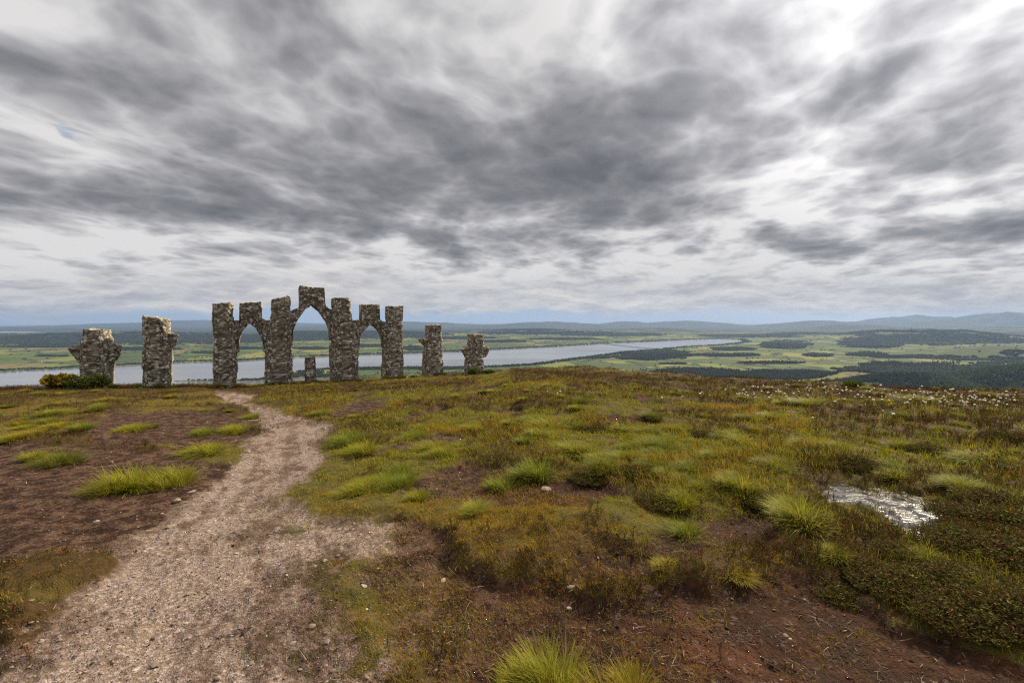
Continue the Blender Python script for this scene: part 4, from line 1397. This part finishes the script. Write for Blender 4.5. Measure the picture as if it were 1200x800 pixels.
GORSE = [(4, (.075, .100, .020)), (3, (.105, .125, .024)), (2, (.045, .065, .015)), (1, (.17, .16, .03))]
shrub('gorse_bush', 73, 455.5, 30, 19, 'gorse bush crowned with yellow flowers, left of the squat pillar', 'gorse bush', GORSE, 3, 3600, 2400, 9)
shrub('gorse_bush', 104, 454.5, 42, 15, 'dark green gorse bush without flowers at the foot of the squat pillar', 'gorse bush', GORSE, 4, 5200, 0, 13)
LIT = [(4, (.10, .15, .025)), (3, (.13, .18, .03)), (1, (.07, .11, .02))]
shrub('small_shrub', 553, 438, 15, 8, 'bright green low shrub at the foot of the smallest cross-shaped pillar', 'shrub', LIT, 5, 1500, 0, 3)
shrub('small_shrub', 572, 438, 18, 5, 'dark low shrub just right of the smallest cross-shaped pillar', 'shrub', GORSE, 6, 1500, 0, 4)
shrub('small_shrub', 996, 455, 18, 6, 'pale green low shrub on the brow among the cotton grass', 'shrub', LIT, 7, 1000, 0, 3)

# ------------------------------------------------------------------ cotton grass
m_cot = leaf_material('cotton_fluff', .5, .9, 0.0)
cot_var = []
for j in range(4):
    g = np.random.default_rng(80 + j)
    V = []; Q = []; Cc = []; mi = []
    H = .30 * g.uniform(.8, 1.15); bend = g.uniform(.02, .09)
    pts_ = [(bend * f_ * f_, 0, H * f_) for f_ in (0, .33, .66, 1)]
    for (px0, py0, pz0) in pts_:
        for a in range(4):
            V.append((px0 + .004 * math.cos(a * 1.571), py0 + .004 * math.sin(a * 1.571), pz0))
    for lv in range(3):
        for a in range(4):
            Q.append([lv * 4 + a, lv * 4 + (a + 1) % 4, lv * 4 + 4 + (a + 1) % 4, lv * 4 + 4 + a]); mi.append(0)
    tip = np.array(pts_[-1])
    for k in range(80):                     # the tuft: many fine tapering threads round a drooping head
        d = g.normal(0, 1, 3); d[2] -= .25; d /= np.linalg.norm(d)
        e_ = np.cross(d, g.normal(0, 1, 3)); e_ /= np.linalg.norm(e_)
        L = g.uniform(.013, .030); wd_ = .006
        b = len(V); c0_ = tip + d * .004
        V += [tuple(c0_), tuple(c0_ + d * L * .6 + e_ * wd_), tuple(c0_ + d * L), tuple(c0_ + d * L * .6 - e_ * wd_)]
        Q.append([b, b + 1, b + 2, b + 3]); mi.append(1)
    me = np_mesh('cotton_grass', np.array(V), np.array(Q), np.where(np.arange(len(V))[:, None] < 16, np.array((.13, .12, .045)), np.array((.88, .86, .82))))
    me.materials.append(m_grass); me.materials.append(m_cot)
    me.polygons.foreach_set('material_index', np.array(mi, np.int32))
    cot_var.append(me)
COT = [(641, 463), (655, 467), (653, 470), (775, 473), (800, 470), (832, 468), (852, 466)]
g = np.random.default_rng(99)
for _ in range(74):
    COT.append((g.normal(1085, 60), g.normal(470, 6)))
for _ in range(46):
    COT.append((g.normal(960, 45), g.normal(462, 4)))
for _ in range(30):
    COT.append((g.normal(890, 22), g.normal(467, 4)))
for _ in range(38):
    COT.append((g.uniform(1100, 1215), g.uniform(464, 484)))
for _ in range(3):
    COT.append((g.uniform(900, 1180), g.uniform(480, 500)))
for i, (u, v) in enumerate(COT):
    if u > 1235 or v < 456 + max(0, (u - 1000) * .03):
        continue
    x, y, z = place(u, v + 2)
    o = put('cotton_grass', cot_var[i % 4], None)
    s = g.uniform(.65, 1.05)
    o.location = (x, y, z); o.rotation_euler = (0, 0, g.uniform(0, 6.28)); o.scale = (s, s, s * .8)
    tag(o, 'white tuft of cotton grass, one of many alike scattered before the right brow', 'cotton grass', 'cotton grass')


# ------------------------------------------------------------------ woods of the low country
m_tree = leaf_material('far_foliage', .10, .9)


def conifer_proto(seed, tiers=5, seg=9):
    g = np.random.default_rng(seed)
    V = []; Tq = []; T = []
    for k in range(tiers):
        f = k / tiers
        zb, zt_ = .08 + .80 * f, .08 + .80 * f + .34 * (1 - .35 * f)
        rr = .23 * (1 - f) ** .8 + .02
        b = len(V)
        for a in range(seg):
            q = rr * g.uniform(.6, 1.15)
            V.append((q * math.cos(a * 6.283 / seg), q * math.sin(a * 6.283 / seg), zb + g.uniform(-.05, .05))); T.append(g.uniform(-.1, .3))
        V.append((g.uniform(-.01, .01), g.uniform(-.01, .01), min(zt_, 1.02))); T.append(-.2)
        for a in range(seg):
            Tq.append([b + a, b + (a + 1) % seg, b + seg])
    b = len(V)
    for (zz, rr) in ((-.1, .018), (.2, .014)):
        for a in range(5):
            V.append((rr * math.cos(a * 1.2566), rr * math.sin(a * 1.2566), zz)); T.append(1.0)
    for a in range(5):
        Tq.append([b + a, b + (a + 1) % 5, b + 5 + (a + 1) % 5]); Tq.append([b + a, b + 5 + (a + 1) % 5, b + 5 + a])
    return np.array(V), np.array(Tq), np.array(T)


def crown_proto(seed, n=46):
    """a broad-leaved tree or clump of them: many leaf-clump faces through the crown"""
    g = np.random.default_rng(seed)
    V = []; Tq = []; T = []
    for k in range(n):
        d = g.normal(0, 1, 3); d /= np.linalg.norm(d); q = g.uniform(.55, 1.0)
        c = np.array([d[0] * .5 * q, d[1] * .5 * q, .55 + d[2] * .42 * q])
        e1 = g.normal(0, 1, 3); e1 /= np.linalg.norm(e1); e2 = np.cross(d, e1); e2 /= np.linalg.norm(e2) + 1e-9; e1 = np.cross(e2, d)
        s = g.uniform(.16, .30); b = len(V)
        V += [c + e1 * s, c - e1 * s * .5 + e2 * s * .8, c - e1 * s * .5 - e2 * s * .8]
        tv = g.uniform(-.5, .4); T += [tv] * 3
        Tq.append([b, b + 1, b + 2])
    b = len(V)
    for (zz, rr) in ((-.1, .04), (.4, .03)):
        for a in range(4):
            V.append((rr * math.cos(a * 1.571), rr * math.sin(a * 1.571), zz)); T.append(1.0)
    for a in range(4):
        Tq.append([b + a, b + (a + 1) % 4, b + 4 + (a + 1) % 4]); Tq.append([b + a, b + 4 + (a + 1) % 4, b + 4 + a])
    return np.array(V), np.array(Tq), np.array(T)


def batch3(protos, which, pos, rot, scale, zscale, col):
    Vs, Qs, Cs = [], [], []; off = 0
    for k, (pv_, pq, pt) in enumerate(protos):
        i = np.where(which == k)[0]
        if not len(i):
            continue
        c, s = np.cos(rot[i])[:, None], np.sin(rot[i])[:, None]
        x = (pv_[None, :, 0] * c - pv_[None, :, 1] * s) * scale[i][:, None]; y = (pv_[None, :, 0] * s + pv_[None, :, 1] * c) * scale[i][:, None]
        z = pv_[None, :, 2] * zscale[i][:, None]
        V = np.stack([x, y, z], -1) + pos[i][:, None, :]
        tt_ = np.broadcast_to(pt[None, :, None], (len(i), len(pt), 1))
        cc = np.where(tt_ > .9, np.array((.06, .045, .035)), col[i][:, None, :] * (1 - .5 * tt_))
        Qs.append((pq[None] + (np.arange(len(i)) * len(pv_))[:, None, None] + off).reshape(-1, pq.shape[1])); off += len(i) * len(pv_)
        Vs.append(V.reshape(-1, 3)); Cs.append(cc.reshape(-1, 3))
    return np.concatenate(Vs), np.concatenate(Qs), np.concatenate(Cs)


con_p = [conifer_proto(1000 + k) for k in range(5)]
cro_p = [crown_proto(1100 + k) for k in range(5)]
N = int(430000 * max(DENS, .4))
th = rng.uniform(-51, 51, N); r = np.exp(rng.uniform(math.log(1300), math.log(14000), N))
X = np.sin(np.radians(th)) * r; Y = np.cos(np.radians(th)) * r
Z = land(X, Y)
sdv = firth_sd(X, Y)
wm = wood_mask(X, Y, Z)
u, v, dep = project(X, Y, Z + 15)
cu_ = np.array([c[0] for c in CREST], float); cv_ = np.array([c[2] for c in CREST], float)
vis = v < np.interp(u, cu_, cv_) + 3
# outside the woods: trees along hedges and in small shelter belts
hed = (np.abs(fbm(X / 420 + 3, Y / 700, 2, 201)) < .035) | (np.abs(fbm(X / 700 - 8, Y / 420, 2, 205)) < .025) | (fbm(X / 330, Y / 330, 3, 209) > .50)
hed &= rng.uniform(0, 1, N) < .028
shore_belt = (sdv < 170) & (sdv > 20) & (rng.uniform(0, 1, N) < .6)
ok = vis & (sdv > 15) & ((wm > .45) | hed | shore_belt) & (Y > 0)
X, Y, Z, r, u, v, wm, sdv = (a[ok] for a in (X, Y, Z, r, u, v, wm, sdv))
plant = (wm > .45) & (((u > 1000) & (r < 4200)) | (fbm(X / 900, Y / 900, 2, 221) > -.05))      # plantations of conifers
print('far trees', len(X), 'conifers', plant.sum())
grow = np.clip(r / 4500, 1, 3.2)              # far off, one crown stands for a clump of several
hgt = np.where(plant, rng.uniform(13, 21, len(X)), rng.uniform(8, 14, len(X)))
CON = [(4, (.013, .023, .010)), (3, (.019, .030, .012)), (1, (.030, .040, .015)), (1, (.010, .017, .009))]
LEAF = [(3, (.028, .044, .014)), (3, (.020, .034, .012)), (2, (.045, .062, .018)), (1, (.015, .026, .011))]
colc = pick(len(X), CON); coll = pick(len(X), LEAF)
lush = ((fbm(X / 500, Y / 500, 3, 231) > .05) & (u > 1090))[:, None]
colc = np.where(lush, pick(len(X), [(2, (.050, .075, .022)), (1, (.036, .056, .018))]), colc)
near_px = hgt / r
cand = np.where(plant & (r < 4000) & (u > 960) & (u < 1215))[0]
cand = cand[np.argsort(-near_px[cand])][:290]
single = np.zeros(len(X), bool); single[cand] = True
for nm, sel, protos, colr, wide in (('conifer_forest', plant & ~single, con_p, colc, 1.25), ('woodland', ~plant, cro_p, coll, 1.0)):
    i = np.where(sel)[0]
    W_ = np.where(plant[i], hgt[i], hgt[i] * 1.25) * grow[i] * wide * np.where(wm[i] > .45, 1.35, 1.0)
    P = np.stack([X[i], Y[i], Z[i] - .5], 1)
    V, Q, Cc = batch3(protos, rng.integers(0, 5, len(i)), P, rng.uniform(0, 6.28, len(i)), W_, hgt[i] * grow[i] ** .35, colr[i])
    put(nm, np_mesh(nm, V, Q, Cc), m_tree, kind='stuff')
# the nearest conifers, each a tree
con_me = []
for k in range(10):
    pv_, pq, pt = con_p[k % 5]
    base_c = np.array([(.022, .036, .015), (.034, .050, .019)][k // 5])
    cc = np.where(pt[:, None] > .9, np.array((.06, .045, .035)), base_c * (1 - .5 * pt[:, None]))
    con_me.append(np_mesh('conifer', pv_, pq, cc))
for n_, i in enumerate(cand):
    o = put('conifer', con_me[int(rng.integers(0, 5)) + (5 if lush[i, 0] else 0)], m_tree)
    o.location = (X[i], Y[i], Z[i] - .5); o.scale = (hgt[i] * 1.2, hgt[i] * 1.2, hgt[i]); o.rotation_euler = (0, 0, rng.uniform(0, 6.28))
    tag(o, 'dark conifer in the plantation on the near hillside beyond the brow at right', 'conifer', 'conifers of the near plantation')


# ------------------------------------------------------------------ far farms and the low bridge over the firth
def simple_mat(name, colr, rough=.8, var=.12, scale=3.0):
    m, t = mat_new(name)
    nz_ = t.noise(t.n('ShaderNodeNewGeometry').outputs['Position'], scale, 5, .6)
    finish(t, t.mix(nz_, tuple(c * (1 - var * 2) for c in colr), tuple(min(1, c * (1 + var)) for c in colr)), rough)
    return m


m_white = simple_mat('white_harling', (.80, .79, .76)); m_slate = simple_mat('slate', (.16, .16, .18)); m_conc = simple_mat('concrete', (.42, .41, .39)); m_dkglass = simple_mat('window_glass', (.05, .06, .07), .2)


def box(x0, x1, y0, y1, z0, z1):
    v = [(x, y, z) for z in (z0, z1) for y in (y0, y1) for x in (x0, x1)]
    return np.array(v), np.array([[0, 2, 3, 1], [4, 5, 7, 6], [0, 1, 5, 4], [2, 6, 7, 3], [0, 4, 6, 2], [1, 3, 7, 5]])


def far_point(u, v):
    """the place on the low country seen at a pixel"""
    x, s = sight(u, v)
    d = np.exp(np.linspace(math.log(1200), math.log(30000), 2500))
    g = land(x * d, d)
    k = int(np.argmax(EYE + s * d < g))
    return float(x * d[k]), float(d[k]), float(g[k])


L_, W_, H_ = 24.0, 8.0, 5.5
wall_v = np.array([(-L_ / 2, -W_ / 2, -1), (L_ / 2, -W_ / 2, -1), (L_ / 2, W_ / 2, -1), (-L_ / 2, W_ / 2, -1), (-L_ / 2, -W_ / 2, H_), (L_ / 2, -W_ / 2, H_), (L_ / 2, W_ / 2, H_), (-L_ / 2, W_ / 2, H_), (-L_ / 2, 0, H_ + 3.6), (L_ / 2, 0, H_ + 3.6)])
wall_me = np_mesh('walls', wall_v, [np.array([[0, 1, 5, 4], [2, 3, 7, 6]]), np.array([[1, 2, 6, 9, 5], [3, 0, 4, 8, 7]])]); wall_me.materials.append(m_white)
rv = []
for sy in (-1, 1):
    rv += [(-L_ / 2 - .4, sy * (W_ / 2 + .4), H_ - .2), (L_ / 2 + .4, sy * (W_ / 2 + .4), H_ - .2), (L_ / 2 + .4, 0, H_ + 3.9), (-L_ / 2 - .4, 0, H_ + 3.9)]
rv2 = rv + [(a, b, c + .25) for a, b, c in rv]
roof_me = np_mesh('roof', np.array(rv2), np.array([[8, 9, 10, 11], [12, 15, 14, 13], [0, 3, 2, 1], [4, 5, 6, 7], [0, 1, 9, 8], [4, 12, 13, 5], [0, 8, 11, 3], [1, 2, 10, 9], [4, 7, 15, 12], [5, 13, 14, 6]])); roof_me.materials.append(m_slate)
FARMS = [(977, 431, 'white farmhouse in the dark trees beyond the middle of the right brow'), (999, 442, 'long white farmhouse at the edge of the near forest below the brow'), (1171, 417, 'white farmhouse alone at the far right under the wooded hill'),
         (1118, 409, 'white farmhouse between the pale fields below the wooded hill'), (760, 424, 'white farmhouse among bright fields near the end of the bridge'), (690, 424, 'white farmhouse close to the near shore of the firth'), (845, 428, 'white farmhouse amid the bright fields at the middle right'),
         (905, 434, 'white farmhouse by the dark belt of trees at the right'), (627, 404, 'white farmhouse on the far shore beside the pale fields'), (232, 404, 'white farmhouse on the far shore between tall pillar and arches'), (48, 424, 'white farmhouse on the far shore left of the squat pillar')]
for (u_, v_, lb) in FARMS:
    x, y, z = far_point(u_, v_)
    e = bpy.data.objects.new('farmhouse', None); COL.objects.link(e)
    e.location = (x, y, z + .5); e.rotation_euler = (0, 0, rng.uniform(-.5, .5)); tag(e, lb, 'farmhouse', 'far white farmhouses')
    for me in (wall_me, roof_me):
        put(me.name, me, None, e)
    for cx0 in (-L_ / 2 + 1, L_ / 2 - 1):
        cv, cf = box(cx0 - .5, cx0 + .5, -.4, .4, H_ + 3.2, H_ + 5.2)
        put('chimney', np_mesh('chimney', cv, cf), m_white, e)

bx0, by0 = on_sea(706, 402.8); bx1, by1 = on_sea(771, 409.4)
br_len = math.hypot(bx1 - bx0, by1 - by0)
e = bpy.data.objects.new('road_bridge', None); COL.objects.link(e)
e.location = (bx0, by0, SEA); e.rotation_euler = (0, 0, math.atan2(by1 - by0, bx1 - bx0))
tag(e, 'long low road bridge crossing the firth on many piers, seen far off', 'bridge')
V, Q = box(0, br_len, -5, 5, 5.5, 7.4)
put('deck', np_mesh('deck', V, Q), m_conc, e)
for sy in (-5.2, 4.9):
    V, Q = box(0, br_len, sy, sy + .3, 7.4, 8.6)
    put('parapet', np_mesh('parapet', V, Q), m_conc, e)
npier = 60
V, Q = box(-1.4, 1.4, -4.5, 4.5, -3, 5.5)
pier_me = np_mesh('pier', V, Q)
for k in range(npier):
    o = put('pier', pier_me, m_conc, e)
    o.location = ((k + .5) * br_len / npier, 0, 0)

# ------------------------------------------------------------------ the puddle in the bog
m_pud, t = mat_new('bog_water')
pos = t.n('ShaderNodeNewGeometry').outputs['Position']
wet = t.noise(pos, 7.0, 4, .6)
p = finish(t, (.020, .016, .012), t.rng(wet, .38, .54, .07, .25), t.m('ADD', t.noise(pos, 17, 3, .6), t.m('MULTIPLY', t.noise(pos, 40, 2, .5), .3)), 1.0, .0060, .55)
p.inputs['IOR'].default_value = 1.45
pud = [place(u, v) for (u, v) in PUDDLE]
pc = np.mean(np.array(pud), 0)
ring = np.array([(pc[0] + (a - pc[0]) * 1.25, pc[1] + (b - pc[1]) * 1.25, 0) for a, b, c in pud])
gx, gy = np.meshgrid(np.linspace(ring[:, 0].min(), ring[:, 0].max(), 60), np.linspace(ring[:, 1].min(), ring[:, 1].max(), 60))
gz = moor_z(gx.ravel(), gy.ravel()); cp = CM(gx.ravel(), gy.ravel())['pud']
lvl = float(np.percentile(gz[cp > .6], 70)) if (cp > .6).any() else float(pc[2])
ring[:, 2] = lvl
V = np.concatenate([ring, [(pc[0], pc[1], lvl)]])
n = len(ring)
put('puddle', np_mesh('puddle', V, np.array([[i, (i + 1) % n, n] for i in range(n)])), m_pud, kind='structure')

# rush stems and moss standing in the shallow water
_n = int(15000 * max(DENS, .4))
X = rng.uniform(ring[:, 0].min(), ring[:, 0].max(), _n); Y = rng.uniform(ring[:, 1].min(), ring[:, 1].max(), _n)
inr = in_poly(X, Y, ring[:, :2]) > -.06
nz_ = fbm(X * 4.5, Y * 4.5, 3, 401) + .35 * fbm(X * 14, Y * 14, 2, 405)
edge = sstep(.16, .0, in_poly(X, Y, ring[:, :2]))
keep = inr & (rng.uniform(0, 1, _n) < np.maximum(sstep(.0, .22, nz_), .55 * edge * sstep(-.25, .2, nz_)))
X, Y = X[keep], Y[keep]
n = len(X)
Z = np.maximum(moor_z(X, Y), lvl - .012)
V, Fc, Cc = blades(np.stack([X, Y, Z], 1), rng.uniform(0, 6.283, n), rng.uniform(.015, .065, n), rng.uniform(.003, .006, n), rng.uniform(.1, .9, n), rng.uniform(.1, .9, n), pick(n, [(4, (.085, .095, .018)), (3, (.14, .14, .025)), (3, (.05, .045, .014)), (1, (.22, .17, .05))]), pick(n, [(3, (.13, .14, .025)), (2, (.20, .18, .04)), (2, (.09, .07, .02))]))
put('bog_moss', np_mesh('bog_moss', V, Fc, Cc), m_grass, kind='stuff')

# ------------------------------------------------------------------ stones and grit
m_rock, t = mat_new('quartzite')
oi = t.n('ShaderNodeObjectInfo').outputs['Random']
pos = t.n('ShaderNodeNewGeometry').outputs['Position']
nz = t.noise(pos, 30, 5, .65)
c = t.ramp(oi, [(0, (.17, .13, .10)), (.5, (.26, .205, .16)), (.85, (.35, .30, .25)), (1, (.55, .50, .44))])
c = t.mix(t.rng(nz, .45, .65, 0, .7), c, (.17, .13, .10))
finish(t, c, .9, nz, .5, .01)


def stone_mesh(name, seed, sub=2):
    import bmesh
    g = np.random.default_rng(seed)
    bm = bmesh.new()
    bmesh.ops.create_icosphere(bm, subdivisions=sub, radius=.5)
    pl = [(g.normal(0, 1, 3), g.uniform(.26, .42)) for _ in range(9)]
    pl = [(a / np.linalg.norm(a), b) for a, b in pl]
    for vt in bm.verts:
        q = np.array(vt.co)
        for a, b in pl:                      # cut flat faces into the pebble
            d = q @ a - b
            if d > 0:
                q = q - a * d * .9
        q = q * np.array((1.0, .72, .45)) + g.normal(0, .008, 3)
        vt.co = q
    me = bpy.data.meshes.new(name)
    bm.to_mesh(me); bm.free()
    me.materials.append(m_rock)
    return me


st_me = [stone_mesh('stone', 400 + k) for k in range(8)]


def stone(x, y, size, label, group):
    z = float(moor_z(np.array([x]), np.array([y]))[0])
    o = put('stone', st_me[int(rng.integers(0, 8))], None)
    o.location = (x, y, z + size * .06); o.scale = (size, size, size * rng.uniform(.6, 1.1))
    o.rotation_euler = (rng.uniform(-.25, .25), rng.uniform(-.25, .25), rng.uniform(0, 6.28))
    tag(o, label, 'stone', group)


BIG = [(182, 783, 14, 'flat pale stone on the path at the bottom edge'), (669, 688, 11, 'pale stone alone on bare peat above the tall upright bluish tuft'), (208, 588, 13, 'flat pale stone below the large double tussock, leftmost of its pair'), (224, 578, 12, 'flat pale stone below the large double tussock, rightmost of its pair'),
       (200, 617, 14, 'broad pale stone at the left rim of the path'), (113, 614, 9, 'small pale stone on the dark peat left of the path'), (272, 548, 8, 'small pale stone where the path bends'), (290, 530, 10, 'pale stone at the left rim of the path'), (640, 575, 16, 'pale pinkish stone on the middle peat by the double green tussock'), (427, 687, 10, 'pale stone where the path meets the dark peat'), (520, 681, 10, 'greyish stone on the dark peat at bottom centre'), (921, 746, 8, 'small grey stone on the red peat slope'), (1026, 688, 13, 'whitish dead wood coloured stone in the heather')]
for (u_, v_, wp, lb) in BIG[:-1]:
    x, y, z = place(u_, v_)
    stone(x, y, wp * y / F, lb, None)
cnt = 0
while cnt < 70:
    u_, v_ = rng.uniform(-10, 480), 478 + 330 * rng.uniform(0, 1)
    x, y, z = place(u_, v_)
    if CM(np.array([x]), np.array([y]))['path'][0] < .4:
        continue
    stone(x, y, rng.uniform(.015, .04) * (1 + .05 * y) * (1.5 if rng.uniform() < .15 else 1), 'pale stone, one of many alike scattered over the gravel path', 'stones on the path')
    cnt += 1
cnt = 0
while cnt < 28:
    u_, v_ = rng.uniform(0, 1200), rng.uniform(520, 800)
    x, y, z = place(u_, v_)
    if CM(np.array([x]), np.array([y]))['peat'][0] < .6:
        continue
    stone(x, y, rng.uniform(.015, .04) * (1 + .05 * y), 'small stone, one of many alike lying on the dark peat', 'stones on the peat')
    cnt += 1

# grit: nobody could count it
oc = np.array([(1, 0, 0), (-1, 0, 0), (0, 1, 0), (0, -1, 0), (0, 0, 1), (0, 0, -1.)]) * .5
of = np.array([[0, 2, 4], [2, 1, 4], [1, 3, 4], [3, 0, 4], [2, 0, 5], [1, 2, 5], [3, 1, 5], [0, 3, 5]])
pebs = [(oc * (1, .75, .55) + np.random.default_rng(k).normal(0, .10, (6, 3)), of, np.zeros(6)) for k in range(6)]
X, Y, r = scatter(int(110000 * DENS), 1.2)
C = CM(X, Y)
nn = fbm(X * 2.5, Y * 2.5, 3, 301)
keep = rng.uniform(0, 1, len(X)) < np.clip(C['path'] * (.55 + .6 * nn) + .05 * C['peat'], 0, 1)
X, Y, r = X[keep], Y[keep], r[keep]
n = len(X)
Z = moor_z(X, Y)
s = rng.uniform(.003, .010, n) * np.where(rng.uniform(0, 1, n) < .06, 2.0, 1.0) * (np.maximum(r, 1.5) / 1.5) ** .55
colp = pick(n, [(4, (.25, .195, .150)), (3, (.33, .27, .215)), (3, (.17, .125, .092)), (.7, (.48, .43, .37)), (1.5, (.10, .068, .045))])
V, Q, Cc = batch3(pebs, rng.integers(0, 6, n), np.stack([X, Y, Z + s * .12], 1), rng.uniform(0, 6.28, n), s, s, colp)
m_grit, t = mat_new('grit')
finish(t, t.attr('col', 'Color'), .95, None)
put('gravel', np_mesh('gravel', V, Q, Cc), m_grit, kind='stuff')
print('grit', n)

# dead heather twigs and straw lying on the peat
X, Y, r = scatter(int(26000 * DENS), 1.2)
C = CM(X, Y)
keep = rng.uniform(0, 1, len(X)) < np.clip(.34 * C['peat'] + .18 * C['heath'] + .05 * C['path'], 0, 1)
X, Y, r = X[keep], Y[keep], r[keep]
n = len(X)
Z = moor_z(X, Y)
L = rng.uniform(.012, .07, n)
lean = rng.uniform(1.15, 1.55, n)
c0 = pick(n, [(3, (.16, .11, .08)), (2, (.24, .18, .13)), (4, (.09, .06, .045)), (.6, (.36, .30, .23))])
V, Fc, Cc = blades(np.stack([X, Y, Z + .004], 1), rng.uniform(0, 6.283, n), L, .0018 * (np.maximum(r, 1.5) / 1.5) ** .7 * rng.uniform(.7, 1.5, n), lean, rng.uniform(-.3, .5, n), c0, c0)
put('dead_twigs', np_mesh('dead_twigs', V, Fc, Cc), m_grit, kind='stuff')

# crumbs of peat and turf broken off the bare ground
X, Y, r = scatter(int(90000 * DENS), 1.2)
C = CM(X, Y)
nn = fbm(X * 3.5, Y * 3.5, 4, 311)
keep = rng.uniform(0, 1, len(X)) < np.clip(C['peat'] * sstep(-.35, .45, nn) + .22 * C['path'] * sstep(.1, .5, nn), 0, 1)
X, Y, r = X[keep], Y[keep], r[keep]
n = len(X)
Z = moor_z(X, Y)
s = rng.uniform(.003, .010, n) * np.where(rng.uniform(0, 1, n) < .08, 2.2, 1.0) * (np.maximum(r, 1.5) / 1.5) ** .5
colp = pick(n, [(5, (.045, .023, .014)), (4, (.080, .042, .025)), (2, (.026, .014, .009)), (2, (.13, .078, .050))])
V, Q, Cc = batch3(pebs, rng.integers(0, 6, n), np.stack([X, Y, Z + s * .08], 1), rng.uniform(0, 6.28, n), s, s * .9, colp)
put('peat_crumbs', np_mesh('peat_crumbs', V, Q, Cc), m_grit, kind='stuff')
